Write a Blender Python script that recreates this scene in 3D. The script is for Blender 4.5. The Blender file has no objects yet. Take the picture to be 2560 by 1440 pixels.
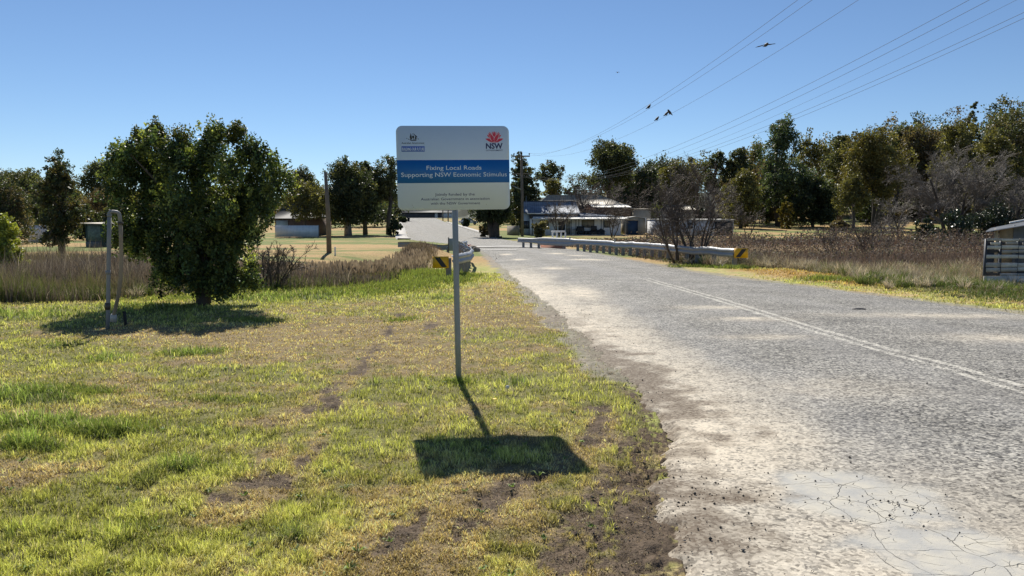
import bpy, math, random
import numpy as np
from mathutils import Vector, Matrix

# ------------------------------------------------------------------ camera, world, sun
SC = bpy.context.scene
COL = SC.collection
F, HC = 1900.0, 1.65
PITCH = math.atan(157 / F)
cam = bpy.data.cameras.new('camera')
cam.sensor_width = 36.0
cam.lens = 36.0 * F / 2560
cam.clip_start, cam.clip_end = 0.05, 6000
cam_o = bpy.data.objects.new('camera', cam)
cam_o.location = (0, 0, HC)
cam_o.rotation_euler = (math.pi / 2 - PITCH, 0, 0)
COL.objects.link(cam_o)
SC.camera = cam_o

SUN_AZ, SUN_EL = math.radians(-11.0), math.radians(41.0)     # azimuth from +Y, clockwise positive
SUN_DIR = Vector((math.sin(SUN_AZ) * math.cos(SUN_EL), math.cos(SUN_AZ) * math.cos(SUN_EL), math.sin(SUN_EL)))
world = bpy.data.worlds.new('World')
SC.world = world
world.use_nodes = True
wn = world.node_tree
sky = wn.nodes.new('ShaderNodeTexSky')
sky.sky_type = 'NISHITA'
sky.sun_disc = False
sky.sun_elevation = SUN_EL
sky.sun_rotation = SUN_AZ
sky.altitude = 300
sky.air_density = 0.85
sky.dust_density = 0.0
sky.ozone_density = 5.0
wn.nodes['Background'].inputs['Strength'].default_value = 0.072
wn.links.new(sky.outputs[0], wn.nodes['Background'].inputs['Color'])
sun = bpy.data.lights.new('sun', 'SUN')
sun.energy = 5.0
sun.angle = math.radians(0.5)
sun.color = (1.0, 0.94, 0.84)
sun_o = bpy.data.objects.new('sun', sun)
sun_o.rotation_euler = SUN_DIR.to_track_quat('Z', 'Y').to_euler()
sun_o.location = (0, 0, 60)
COL.objects.link(sun_o)
SC.view_settings.view_transform = 'Standard'
SC.view_settings.look = 'None'
SC.view_settings.exposure = 0.46
SC.view_settings.gamma = 1.0
SC.cycles.max_bounces = 6
SC.cycles.diffuse_bounces = 3
SC.cycles.transmission_bounces = 4
SC.cycles.transparent_max_bounces = 8

# ------------------------------------------------------------------ measuring helpers (photo pixel + distance -> point in the world)
SP, CP = math.sin(PITCH), math.cos(PITCH)
def ray(px, py):
    u = (np.asarray(px, float) - 1280) / F
    v = (720 - np.asarray(py, float)) / F
    return u, CP + v * SP, -SP + v * CP
def P(px, py, Y):
    u, y, z = ray(px, py)
    t = Y / y
    return np.array([u * t, Y, HC + z * t])
def G(px, py, z=0.0):
    u, y, zz = ray(px, py)
    t = (z - HC) / zz
    return np.array([u * t, y * t])
def XA(px, Y):
    return (px - 1280) / F * Y * 1.0
def ZA(py, Y):
    return float(P(1280, py, Y)[2])

# ------------------------------------------------------------------ numpy noise
def _hash(ix, iy, seed):
    h = (ix.astype(np.int64) * 374761393 + iy.astype(np.int64) * 668265263 + seed * 974711) & 0xFFFFFFFF
    h = ((h ^ (h >> 13)) * 1274126177) & 0xFFFFFFFF
    h = ((h ^ (h >> 16)) * 2246822519) & 0xFFFFFFFF
    return ((h ^ (h >> 15)) & 0xFFFFFF) / float(0xFFFFFF)
def vnoise(x, y, seed=0):
    ix, iy = np.floor(x), np.floor(y)
    fx, fy = x - ix, y - iy
    fx = fx * fx * fx * (fx * (fx * 6 - 15) + 10)
    fy = fy * fy * fy * (fy * (fy * 6 - 15) + 10)
    a, b = _hash(ix, iy, seed), _hash(ix + 1, iy, seed)
    c, d = _hash(ix, iy + 1, seed), _hash(ix + 1, iy + 1, seed)
    return (a * (1 - fx) + b * fx) * (1 - fy) + (c * (1 - fx) + d * fx) * fy
def fbm(x, y, freq, octv=4, seed=0, gain=0.5):
    x = np.asarray(x, float); y = np.asarray(y, float)
    s = 0; a = 1.0; n = 0
    for o in range(octv):
        ca, sa = math.cos(0.7 * o), math.sin(0.7 * o)
        s = s + a * vnoise((x * ca - y * sa) * freq + 17.3 * o, (x * sa + y * ca) * freq - 9.1 * o, seed + o)
        n += a; a *= gain; freq *= 2.03
    return s / n
def sstep(a, b, x):
    t = np.clip((np.asarray(x, float) - a) / (b - a), 0, 1)
    return t * t * (3 - 2 * t)
def lerp(a, b, t):
    t = np.asarray(t)[..., None]
    return a * (1 - t) + b * t

# ------------------------------------------------------------------ road edges (world, X as a function of Y)
L_PX = [(1635, 1440), (1645, 1200), (1630, 1080), (1600, 1000), (1540, 930), (1455, 850), (1400, 790), (1335, 740), (1240, 658), (1205, 625)]
R_PX = [(2560, 785), (2200, 740), (2000, 714), (1800, 693), (1580, 651), (1440, 625), (1390, 618)]
_l = np.array([G(*p) for p in L_PX]); _r = np.array([G(*p) for p in R_PX])
LY = np.r_[-30, -2, _l[:, 1], 60, 72, 85, 129, 193, 304]
LX = np.r_[1.9, 1.0, _l[:, 0], -3.6, -6.5, -11.6, -18.0, -28.0, -41.5]
RY = np.r_[-30, 0, 8, _r[:, 1], 62, 72, 85, 129, 193, 304]
RX = np.r_[11.5, 10.6, 10.1, _r[:, 0], 2.4, 1.2, -0.4, -6.8, -16.8, -30.5]
def smooth_tab(ys, xs):
    yy = np.arange(-30, 304, 0.25)
    xx = np.interp(yy, ys, xs)
    out = xx.copy()
    for k in range(3):
        w = np.maximum(1, (np.clip(yy, 3, 60) * 0.10 / 0.25)).astype(int)
        cs = np.r_[0, np.cumsum(out)]
        i = np.arange(len(yy)); a = np.maximum(0, i - w); b = np.minimum(len(yy), i + w + 1)
        m = np.minimum(i - a, b - 1 - i)
        out = (cs[i + m + 1] - cs[i - m]) / (2 * m + 1)
    return yy, out
_YY, _LX = smooth_tab(LY, LX)
_, _RX = smooth_tab(RY, RX)
def road_l(y): return np.interp(y, _YY, _LX)
def road_r(y): return np.interp(y, _YY, _RX)

# ------------------------------------------------------------------ terrain height
def hr(y):
    return np.interp(y, [-1e4, 88, 105, 129, 160, 193, 250, 304, 420, 900, 4000], [0, 0, .22, .75, 1.55, 2.4, 3.6, 4.5, 5.0, 14, 60])
DITCH = [(-60, 33), (-30, 29), (-14, 27), (-8, 27), (-6.8, 29), (-7.2, 38), (-4.5, 46), (0, 50), (6, 52), (14, 50), (30, 46), (60, 44)]
def ditch_d(x, y):
    d = np.full(np.shape(x), 1e9)
    for (x0, y0), (x1, y1) in zip(DITCH[:-1], DITCH[1:]):
        dx, dy = x1 - x0, y1 - y0
        t = np.clip(((x - x0) * dx + (y - y0) * dy) / (dx * dx + dy * dy), 0, 1)
        d = np.minimum(d, np.hypot(x - x0 - t * dx, y - y0 - t * dy))
    return d
def h0(x, y):
    """smooth terrain"""
    x = np.asarray(x, float); y = np.asarray(y, float)
    z = hr(y)
    dl, dr = road_l(y) - x, x - road_r(y)
    out = np.maximum(dl, dr)
    m = sstep(0.9, 3.0, out)
    dd = ditch_d(x, y)
    z = z - 0.75 * m * np.exp(-(dd / 2.6) ** 2)
    z = z - 0.35 * sstep(3.6, 7, dr) * sstep(60, 40, y) * sstep(8, 16, y) * (1 - 0.4 * sstep(10, 16, dr))
    z = z + 0.10 * np.exp(-(((x - 8.9) / 1.4) ** 2 + ((y - 25.5) / 3.2) ** 2))
    # bank beside the left guardrail
    z = z + 1.05 * np.exp(-(((x + 4.8) / 1.4) ** 2 + ((y - 38) / 5.0) ** 2))
    # right hand wooded rise and distant hills
    z = z + 9.0 * sstep(110, 330, y) * sstep(25, 160, x) + 30 * sstep(350, 1500, y)
    return z
def h(x, y):
    x = np.asarray(x, float); y = np.asarray(y, float)
    dl, dr = road_l(y) - x, x - road_r(y)
    out = np.maximum(dl, dr)
    m = sstep(-0.1, 0.9, out)
    b = (fbm(x, y, 0.9, 3, 5) - 0.5) * 0.10 + (fbm(x, y, 6, 2, 9) - 0.5) * 0.022
    return h0(x, y) + b * m * sstep(200, 30, y) - 0.03 * sstep(-0.05, -0.5, out)
def hs(x, y):
    return float(h(np.array([x]), np.array([y]))[0])
def on_ground(px, py):
    """where the ray of a photo pixel meets the terrain"""
    u, yy, zz = ray(px, py)
    t = np.arange(2, 400, 0.05)
    X, Y, Z = u * t, yy * t, HC + zz * t
    k = np.argmax(Z < h0(X, Y))
    return float(X[k]), float(Y[k])

# ------------------------------------------------------------------ mesh helpers
def mesh_np(name, V, faces, col=None, attrs=None, smooth=False):
    """faces: list of int arrays (n,k)"""
    me = bpy.data.meshes.new(name)
    V = np.ascontiguousarray(V, np.float32)
    me.vertices.add(len(V)); me.vertices.foreach_set('co', V.ravel())
    loops = np.concatenate([f.ravel() for f in faces]).astype(np.int32)
    tot = np.concatenate([np.full(len(f), f.shape[1]) for f in faces]).astype(np.int32)
    st = np.r_[0, np.cumsum(tot)[:-1]].astype(np.int32)
    me.loops.add(len(loops)); me.loops.foreach_set('vertex_index', loops)
    me.polygons.add(len(tot)); me.polygons.foreach_set('loop_start', st); me.polygons.foreach_set('loop_total', tot)
    if smooth:
        me.polygons.foreach_set('use_smooth', np.ones(len(tot), bool))
    me.update(calc_edges=True)
    if col is not None:
        a = me.attributes.new('Col', 'FLOAT_COLOR', 'POINT')
        c = np.ones((len(V), 4), np.float32); c[:, :3] = col
        a.data.foreach_set('color', c.ravel())
    for k, v in (attrs or {}).items():
        a = me.attributes.new(k, 'FLOAT', 'POINT')
        a.data.foreach_set('value', np.ascontiguousarray(v, np.float32))
    me.validate()
    return me
def link(name, me, m=None, parent=None):
    o = bpy.data.objects.new(name, me); COL.objects.link(o)
    if m is not None and not me.materials: me.materials.append(m)
    if parent is not None: o.parent = parent
    return o
def tag(o, label=None, cat=None, group=None, kind=None):
    if label: o['label'] = label
    if cat: o['category'] = cat
    if group: o['group'] = group
    if kind: o['kind'] = kind
    return o
def thing(name, label, cat, loc=(0, 0, 0), rz=0.0, group=None, rot=None):
    o = bpy.data.objects.new(name, None); o.empty_display_size = 0.2
    COL.objects.link(o); o.location = loc
    o.rotation_euler = rot if rot else (0, 0, rz)
    return tag(o, label, cat, group)
class MB:
    def __init__(s): s.V = []; s.Fc = {}; s.n = 0; s.C = []
    def add(s, V, faces, col=None):
        V = np.asarray(V, float)
        for f in faces:
            f = np.asarray(f, int)
            if f.ndim == 1: f = f[None]
            s.Fc.setdefault(f.shape[1], []).append(f + s.n)
        s.V.append(V); s.n += len(V)
        s.C.append(np.tile(col if col is not None else (1, 1, 1), (len(V), 1)))
        return s
    def box(s, x0, x1, y0, y1, z0, z1, col=None, R=None, c=None):
        V = np.array([(x, y, z) for z in (z0, z1) for y in (y0, y1) for x in (x0, x1)], float)
        if R is not None: V = (V - c) @ np.array(R).T + c if c is not None else V @ np.array(R).T
        return s.add(V, [(0, 2, 3, 1), (4, 5, 7, 6), (0, 1, 5, 4), (2, 6, 7, 3), (0, 4, 6, 2), (1, 3, 7, 5)], col)
    def beam(s, a, b, w, t, col=None, up=(0, 0, 1)):
        a = np.array(a, float); b = np.array(b, float); d = b - a; L = np.linalg.norm(d); d /= L
        u = np.array(up, float)
        if abs(d @ u) > .98: u = np.array((1., 0, 0))
        r = np.cross(d, u); r /= np.linalg.norm(r); u = np.cross(r, d)
        V = np.array([p + r * x * w / 2 + u * z * t / 2 for p in (a, b) for z in (-1, 1) for x in (-1, 1)])
        return s.add(V, [(0, 2, 3, 1), (4, 5, 7, 6), (0, 1, 5, 4), (2, 6, 7, 3), (0, 4, 6, 2), (1, 3, 7, 5)], col)
    def tube(s, path, rad, n=8, caps=True, col=None, flat=None):
        p = np.asarray(path, float); k = len(p)
        rad = np.full(k, rad) if np.isscalar(rad) else np.asarray(rad, float)
        t = np.gradient(p, axis=0); t /= np.linalg.norm(t, axis=1)[:, None] + 1e-12
        ref = np.array((0, 0, 1.)) if abs(t[0, 2]) < .9 else np.array((1., 0, 0))
        r = np.cross(t, ref); r /= np.linalg.norm(r, axis=1)[:, None] + 1e-12
        u = np.cross(r, t)
        an = np.arange(n) / n * 2 * math.pi
        fl = flat or (1, 1)
        V = p[:, None] + rad[:, None, None] * (r[:, None] * (np.cos(an) * fl[0])[None, :, None] + u[:, None] * (np.sin(an) * fl[1])[None, :, None])
        i = np.arange(k - 1)[:, None] * n; j = np.arange(n)[None]; j2 = (j + 1) % n
        q = np.stack([i + j, i + j2, i + n + j2, i + n + j], -1).reshape(-1, 4)
        fs = [q]
        if caps: fs += [np.arange(n)[::-1][None], (np.arange(n) + (k - 1) * n)[None]]
        return s.add(V.reshape(-1, 3), fs, col)
    def prism(s, poly, y0, y1, axis='y', col=None):
        """extrude a polygon given in (a,b): axis y -> (x,z); axis z -> (x,y); axis x -> (y,z)"""
        n = len(poly); V = []
        for e in (y0, y1):
            for a, b in poly:
                V.append({'y': (a, e, b), 'z': (a, b, e), 'x': (e, a, b)}[axis])
        i = np.arange(n); j = (i + 1) % n
        return s.add(V, [np.stack([i, j, j + n, i + n], 1), i[::-1][None], (i + n)[None]], col)
    def ball(s, c, r, n=10, m=7, col=None):
        r = np.array((r, r, r) if np.isscalar(r) else r, float)
        th = np.linspace(0.12, math.pi - 0.12, m); ph = np.arange(n) / n * 2 * math.pi
        V = np.array([(math.sin(a) * math.cos(b), math.sin(a) * math.sin(b), math.cos(a)) for a in th for b in ph]) * r + np.array(c)
        i = np.arange(m - 1)[:, None] * n; j = np.arange(n)[None]; j2 = (j + 1) % n
        q = np.stack([i + j, i + n + j, i + n + j2, i + j2], -1).reshape(-1, 4)
        return s.add(V, [q, np.arange(n)[None], (np.arange(n)[::-1] + (m - 1) * n)[None]], col)
    def mesh(s, name, smooth=False):
        return mesh_np(name, np.concatenate(s.V), [np.concatenate(v) for v in s.Fc.values()], np.concatenate(s.C), smooth=smooth)
    def build(s, name, m, parent=None, smooth=False, bevel=0):
        o = link(name, s.mesh(name, smooth), m, parent)
        if bevel:
            b = o.modifiers.new('bevel', 'BEVEL'); b.width = bevel; b.segments = 2; b.limit_method = 'ANGLE'
        return o

# ------------------------------------------------------------------ materials
def nodes(name):
    m = bpy.data.materials.new(name); m.use_nodes = True
    nt = m.node_tree
    return m, nt, nt.nodes['Principled BSDF']
def N(nt, t, **kw):
    n = nt.nodes.new('ShaderNode' + t)
    for k, v in kw.items():
        if k in n.inputs.keys(): n.inputs[k].default_value = v
        else: setattr(n, k, v)
    return n
def mixc(nt, fac, a, b, blend='MIX'):
    n = nt.nodes.new('ShaderNodeMix'); n.data_type = 'RGBA'; n.blend_type = blend
    for i, v in ((0, fac), (6, a), (7, b)):
        if hasattr(v, 'is_linked') or hasattr(v, 'links'): nt.links.new(v, n.inputs[i])
        else: n.inputs[i].default_value = v if i == 0 else (*v, 1)
    return n.outputs[2]
def math_n(nt, op, a, b=0.0):
    n = nt.nodes.new('ShaderNodeMath'); n.operation = op
    for i, v in ((0, a), (1, b)):
        if hasattr(v, 'links'): nt.links.new(v, n.inputs[i])
        else: n.inputs[i].default_value = v
    return n.outputs[0]
def ramp(nt, fac, stops):
    n = nt.nodes.new('ShaderNodeValToRGB'); e = n.color_ramp.elements
    while len(e) < len(stops): e.new(0.5)
    for el, (p, c) in zip(e, stops):
        el.position = p; el.color = (*c, 1) if not np.isscalar(c) else (c, c, c, 1)
    nt.links.new(fac, n.inputs[0])
    return n.outputs[0]
def noise(nt, vec, scale, detail=3.0, rough=0.55):
    n = N(nt, 'TexNoise', Scale=scale, Detail=detail, Roughness=rough)
    if vec is not None: nt.links.new(vec, n.inputs['Vector'])
    return n.outputs['Fac']
def bump(nt, bs, hgt, strength=0.3, dist=0.01):
    b = N(nt, 'Bump', Strength=strength, Distance=dist)
    nt.links.new(hgt, b.inputs['Height']); nt.links.new(b.outputs[0], bs.inputs['Normal'])
def simple(name, col, rough=0.6, metal=0.0, var=0.18, scale=6.0, bmp=0.0, spec=0.5):
    """plain material with soft noise mottling"""
    m, nt, bs = nodes(name)
    tc = N(nt, 'TexCoord'); ob = tc.outputs['Object']
    f = noise(nt, ob, scale, 5)
    f2 = noise(nt, ob, scale * 9, 3)
    s = math_n(nt, 'ADD', math_n(nt, 'MULTIPLY', f, 0.7), math_n(nt, 'MULTIPLY', f2, 0.3))
    c = np.array(col)
    nt.links.new(ramp(nt, s, [(0.3, tuple(c * (1 - var))), (0.7, tuple(np.minimum(c * (1 + var), 1)))]), bs.inputs['Base Color'])
    bs.inputs['Roughness'].default_value = rough; bs.inputs['Metallic'].default_value = metal
    bs.inputs['Specular IOR Level'].default_value = spec
    if bmp: bump(nt, bs, f2, bmp, 0.01)
    return m
def leafy(name, rough=0.55, trans=0.35, spec=0.4, tint=(1.25, 1.2, 0.55)):
    """leaf / blade material: vertex colour, diffuse + translucency"""
    m, nt, bs = nodes(name)
    a = N(nt, 'Attribute', attribute_name='Col')
    nt.links.new(a.outputs['Color'], bs.inputs['Base Color'])
    bs.inputs['Roughness'].default_value = rough; bs.inputs['Specular IOR Level'].default_value = spec
    tr = N(nt, 'BsdfTranslucent')
    nt.links.new(mixc(nt, 1.0, a.outputs['Color'], tint, 'MULTIPLY'), tr.inputs['Color'])
    mx = N(nt, 'MixShader'); mx.inputs[0].default_value = trans
    nt.links.new(bs.outputs[0], mx.inputs[1]); nt.links.new(tr.outputs[0], mx.inputs[2])
    nt.links.new(mx.outputs[0], nt.nodes['Material Output'].inputs['Surface'])
    return m
def vcol(name, rough=0.8, bmp=0.3, scale=20, var=0.25):
    m, nt, bs = nodes(name)
    a = N(nt, 'Attribute', attribute_name='Col')
    tc = N(nt, 'TexCoord')
    f = noise(nt, tc.outputs['Object'], scale, 5)
    k = ramp(nt, f, [(0.3, 1 - var), (0.7, 1.0)])
    nt.links.new(mixc(nt, 1.0, a.outputs['Color'], k, 'MULTIPLY'), bs.inputs['Base Color'])
    bs.inputs['Roughness'].default_value = rough
    bump(nt, bs, f, bmp, 0.02)
    return m

def stripes(name, c1, c2, axis, scale, rough=0.5, metal=0.0, width=0.5, blotch=0.25):
    """ribbed sheet / boards: alternating bands along an object axis plus blotches"""
    m, nt, bs = nodes(name)
    tc = N(nt, 'TexCoord'); sp = N(nt, 'SeparateXYZ'); nt.links.new(tc.outputs['Object'], sp.inputs[0])
    w = math_n(nt, 'FRACT', math_n(nt, 'MULTIPLY', sp.outputs[axis], scale))
    tri = math_n(nt, 'ABSOLUTE', math_n(nt, 'SUBTRACT', w, 0.5))
    k = ramp(nt, tri, [(width * 0.5 - 0.04, c1), (width * 0.5 + 0.04, c2)])
    f = noise(nt, tc.outputs['Object'], 1.7, 6)
    b = ramp(nt, f, [(0.35, 1 - blotch), (0.65, 1.0)])
    nt.links.new(mixc(nt, 1.0, k, b, 'MULTIPLY'), bs.inputs['Base Color'])
    bs.inputs['Roughness'].default_value = rough; bs.inputs['Metallic'].default_value = metal; bs.inputs['Specular IOR Level'].default_value = 0.2
    bump(nt, bs, tri, 0.5, 0.03)
    return m
# ------------------------------------------------------------------ ground cover masks
rng = np.random.default_rng(7)
def spots(x, y, lst):
    m = np.zeros(np.shape(x))
    for px, py, wx, wy, a in lst:                # centre in photo pixels, half sizes in metres
        cx, cy = G(px, py)
        m = np.maximum(m, a * np.exp(-(((x - cx) / wx) ** 2 + ((y - cy) / wy) ** 2)))
    return m
TAN = [(800, 830, 1.9, 1.4, .9), (1010, 880, 1.4, 1.2, .9), (1230, 755, .9, 3.2, .75), (620, 880, 1.3, 1.0, .7), (330, 830, .9, .6, .9),
       (100, 1190, 1.0, .25, .95), (880, 1400, .5, .4, .45), (210, 985, .55, .3, .8), (1100, 920, .9, .5, .9), (1290, 800, .8, 1.6, .6),
       (60, 1040, .5, .12, .8), (560, 800, .5, .4, .6), (900, 760, .8, .6, .5), (720, 1060, .5, .35, .6), (450, 1290, .5, .3, .35), (1090, 1320, .5, .4, .4)]
GRN = [(60, 1000, .8, .45, 1), (130, 1070, .75, .25, 1), (150, 1330, .9, .4, .7), (500, 1080, .9, .3, .65), (700, 1350, .6, .3, .5), (250, 900, 1.2, .5, .6), (560, 930, .8, .4, .5), (900, 1100, .5, .4, .55), (850, 740, 1.5, 1.2, .7), (1080, 745, .9, 1.0, .7), (260, 1085, .35, .16, 1), (50, 1120, .5, .14, 1), (480, 885, .5, .4, 1), (200, 980, .4, .2, .9),
       (700, 745, 2.2, 1.6, .8), (300, 775, 2.5, 1.2, .7), (60, 790, 2.0, 1.2, .8), (1010, 960, .5, .35, .8), (1300, 960, .6, .5, .6), (660, 945, .4, .3, .6),
       (1150, 960, .22, .2, .9), (1060, 700, 1.0, 1.6, .8), (480, 1170, .5, .25, .7), (350, 1200, .45, .3, .6), (310, 1330, .3, .2, .7), (560, 1000, .5, .2, .6),
       (820, 1050, .2, .5, .5), (960, 990, .4, .2, .6), (150, 870, .6, .4, .6), (450, 800, .5, .4, .8)]
MUD = [(1495, 1025, .17, .24, 1.5), (1560, 1040, .25, .3, .75), (1600, 1330, .36, .85, 1.45), (1480, 1310, .30, .33, 1.4), (1420, 1390, .24, .3, 1.0), (1560, 1200, .25, .4, 1.1), (1280, 1215, .17, .16, .85),
       (1215, 1260, .15, .25, 1.0), (1170, 1320, .12, .22, 1.2), (650, 1205, .2, .14, 1.3), (560, 1245, .22, .12, 1.2), (690, 1060, .16, .3, .75), (640, 1110, .2, .14, .7),
       (830, 1000, .14, .15, 1.5), (820, 1060, .08, .4, .55), (1080, 815, .17, .35, 1.5), (1000, 785, .2, .4, 1.3), (1210, 840, .5, .35, .7), (1280, 790, .3, .6, .6),
       (1600, 1160, .22, .4, 1.0), (1360, 1200, .35, .1, .6), (20, 885, .3, .1, .8), (300, 1370, .25, .12, .5), (980, 1230, .12, .12, .5), (1530, 930, .16, .25, 1.0),
       (1440, 870, .25, .5, .6), (100, 1400, .3, .1, .5), (1240, 1400, .3, .1, .4)]
TRACKS = [[(500, 1310), (640, 1205), (690, 1090), (760, 1030), (900, 930), (1000, 790)], [(600, 1290), (800, 1110), (830, 1000), (930, 890), (1080, 815)], [(1060, 1420), (1180, 1310), (1280, 1215), (1420, 1165), (1520, 1040)], [(940, 1440), (1010, 1330), (1090, 1270)]]
def tracks(x, y):
    m = np.zeros(np.shape(x))
    for tr, wd in zip(TRACKS, (.13, .11, .13, .10)):
        pts = [G(*p) for p in tr]
        for a, b in zip(pts[:-1], pts[1:]):
            d = b - a
            t = np.clip(((x - a[0]) * d[0] + (y - a[1]) * d[1]) / (d @ d), 0, 1)
            m = np.maximum(m, np.exp(-(((x - a[0] - t * d[0]) ** 2 + (y - a[1] - t * d[1]) ** 2) / wd ** 2)))
    return m
def cover(x, y):
    """fractions: tan, lush, mud, gravel plus field/reed masks for a point of the ground"""
    x = np.asarray(x, float); y = np.asarray(y, float)
    n1, n2, n3 = fbm(x, y, 0.55, 4, 21), fbm(x, y, 2.6, 4, 31), fbm(x, y, 9, 3, 41)
    dl, dr = road_l(y) - x, x - road_r(y)
    tan = spots(x, y, TAN); grn = spots(x, y, GRN); mud = spots(x, y, MUD)
    trk = tracks(x, y); mud = np.maximum(mud, trk * (.12 + 1.15 * sstep(.40, .68, fbm(x, y, 3.1, 3, 71)))); tan = np.maximum(tan, trk * .7)
    tanf = np.clip(sstep(0.39, 0.68, 0.3 * n1 + 0.4 * n2 + 0.3 * n3 + 0.26 * tan - 0.34 * grn), 0, 1)
    lush = sstep(0.62, 0.85, grn * (0.45 + 0.75 * n2) + 0.33 * n2 * n3 + 0.25 * n1)
    wob = (fbm(x, y, 1.4, 3, 61) - 0.5) * 0.9
    edge = sstep(0.55, 0.0, dl + wob * 0.8) * sstep(30, 9, y) * (dl > -2)
    nf = sstep(.25, .75, .45 * n3 + .55 * fbm(x, y, 24, 2, 73))
    mudf = sstep(0.42, 0.70, np.maximum(mud * (0.22 + 0.75 * nf + 0.35 * n2), edge * (0.40 + 0.5 * nf)))
    grav = sstep(0.4, 0.75, sstep(0.65, 0.0, dl + wob * 0.7) * sstep(6.0, 9, y) * (dl > -2) * (0.7 + 0.5 * n3)) * (y < 60)
    gravr = sstep(0.4, 0.75, sstep(0.7, 0.05, dr + wob * 0.5) * (dr > -2) * (0.7 + 0.5 * n3)) * (y < 80)
    return dict(n1=n1, n2=n2, n3=n3, dl=dl, dr=dr, tan=tanf, lush=lush, mud=mudf, grav=np.maximum(grav, gravr * 0.9))
C_YG = np.array((0.43, 0.45, 0.13)); C_TAN = np.array((0.60, 0.455, 0.235)); C_LUSH = np.array((0.20, 0.28, 0.075))
C_MUD = np.array((0.138, 0.103, 0.072)); C_GRAV = np.array((0.34, 0.31, 0.27)); C_REED = np.array((0.15, 0.115, 0.085))
def reed_zone(x, y):
    """1 where the tall dead reeds and thistles stand on the left"""
    front = 16.6 + 1.0 * np.sin(x * 0.7) + 1.9 * sstep(-9.5, -6.5, x) + 2.5 * sstep(-5.5, -3.8, x)
    back = np.interp(x, [-60, -20, -12, -8, -5.6, -4.6, -2.8], [38, 35, 31, 29, 32, 42, 46])
    return sstep(front - .5, front + .8, y) * sstep(back + 1, back - 1, y) * sstep(-2.7, -3.6, x - np.interp(y, [20, 30, 46], [-.6, -.3, -1.0]))
def right_zone(x, y):
    """rough grass on the right of the road"""
    dr = x - road_r(y)
    inner = np.interp(y, [0, 18, 20, 21, 22.5, 24, 27, 28.8, 30, 36, 60], [1.7, 1.3, 1.4, 1.7, 2.7, 3.4, 4.1, 3.6, 1.5, .9, .8])
    return sstep(inner - .2, inner + .4, dr) * (y < 75) * (y > 3)
def ground_col(x, y):
    c = cover(x, y)
    k = lerp(np.broadcast_to(C_YG, (*np.shape(x), 3)) * (0.8 + 0.4 * c['n3'])[..., None], C_TAN, c['tan'])
    k = lerp(k, C_LUSH, c['lush'])
    # paddock beyond the creek: broad straw and green bands
    n = fbm(x * 0.35, y, 0.16, 4, 77); n5 = fbm(x * .5, y, 0.5, 3, 78)
    fieldc = lerp(np.broadcast_to(np.array((0.20, 0.235, 0.065)), k.shape), np.array((0.50, 0.34, 0.15)), sstep(0.45, 0.57, 0.65 * n + 0.35 * n5 + 0.10 * np.exp(-((y - 33) / 7.) ** 2) + .06 * np.exp(-((y - 58) / 6.) ** 2)))
    k = lerp(k, fieldc, sstep(28, 36, y))
    k = lerp(k, np.array((0.48, 0.31, 0.115)), sstep(0.9, 1.5, c['dr']) * sstep(18.5, 21.5, y) * sstep(29, 26, y) * sstep(5.2, 4.2, c['dr'] + 0.5 * c['n2']))
    k = lerp(k, C_REED * .8, np.maximum(reed_zone(x, y) * .9, right_zone(x, y) * 0.6 * (y > 16) * (c['dr'] > 2.2)))
    k = lerp(k, C_GRAV * (0.75 + 0.5 * c['n3'])[..., None], c['grav'] * .85)
    k = lerp(k, C_MUD * (0.7 + 0.7 * c['n3'])[..., None], c['mud'] * (1 - 0.6 * c['grav']))
    return k, c

# ------------------------------------------------------------------ ground sheet
az = np.radians(np.r_[np.linspace(-180, -52, 34)[:-1], np.linspace(-52, 52, 760), np.linspace(52, 180, 34)[1:]])[:-1]
rad = np.r_[0.02, np.linspace(0.4, 2.2, 10), 2.2 * 1.0058 ** np.arange(1, 520), 0]
r1 = rad[-2]
rad = np.r_[rad[:-1], r1 * 1.028 ** np.arange(1, 150)]
A, R = np.meshgrid(az, rad)
gx, gy = (np.sin(A) * R), (np.cos(A) * R)
gc, gm = ground_col(gx, gy)
gz = h(gx, gy)
near = sstep(40, 12, gy)
soil = sstep(26, 14, np.hypot(gx, gy)) * (gm['dl'] > 0) * (1 - gm['mud']) * (1 - gm['grav'])
gc = lerp(gc, np.array((.105, .078, .045)) * (.7 + .6 * gm['n3'])[..., None], soil * .62)
gc = lerp(gc, np.array((.045, .055, .032)), sstep(260, 340, gy))
clod = (fbm(gx, gy, 11, 3, 91) - 0.4)
gz = gz + gm['mud'] * near * (clod * 0.05 - 0.012 + (fbm(gx, gy, 38, 2, 93) - .5) * .022) + near * gm['lush'] * 0.015
gz = gz + gm['grav'] * near * (fbm(gx, gy, 35, 2, 95) - .5) * 0.02
# tyre tread prints pressed into the mud by the road
for (p0, p1, wd) in (((1618, 1060), (1640, 1215), .13), ((1545, 1110), (1600, 1215), .16)):
    a, b = G(*p0), G(*p1); d = b - a; Ld = np.hypot(*d); d /= Ld
    s = (gx - a[0]) * d[0] + (gy - a[1]) * d[1]; tt = (gx - a[0]) * -d[1] + (gy - a[1]) * d[0]
    mk = sstep(-.05, .05, s) * sstep(Ld + .05, Ld - .05, s) * sstep(wd, wd - .03, np.abs(tt))
    gz = gz + mk * (0.014 * np.sign(np.sin((s + 0.25 * np.abs(tt)) * 2 * math.pi / 0.075)) - 0.012)
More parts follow.
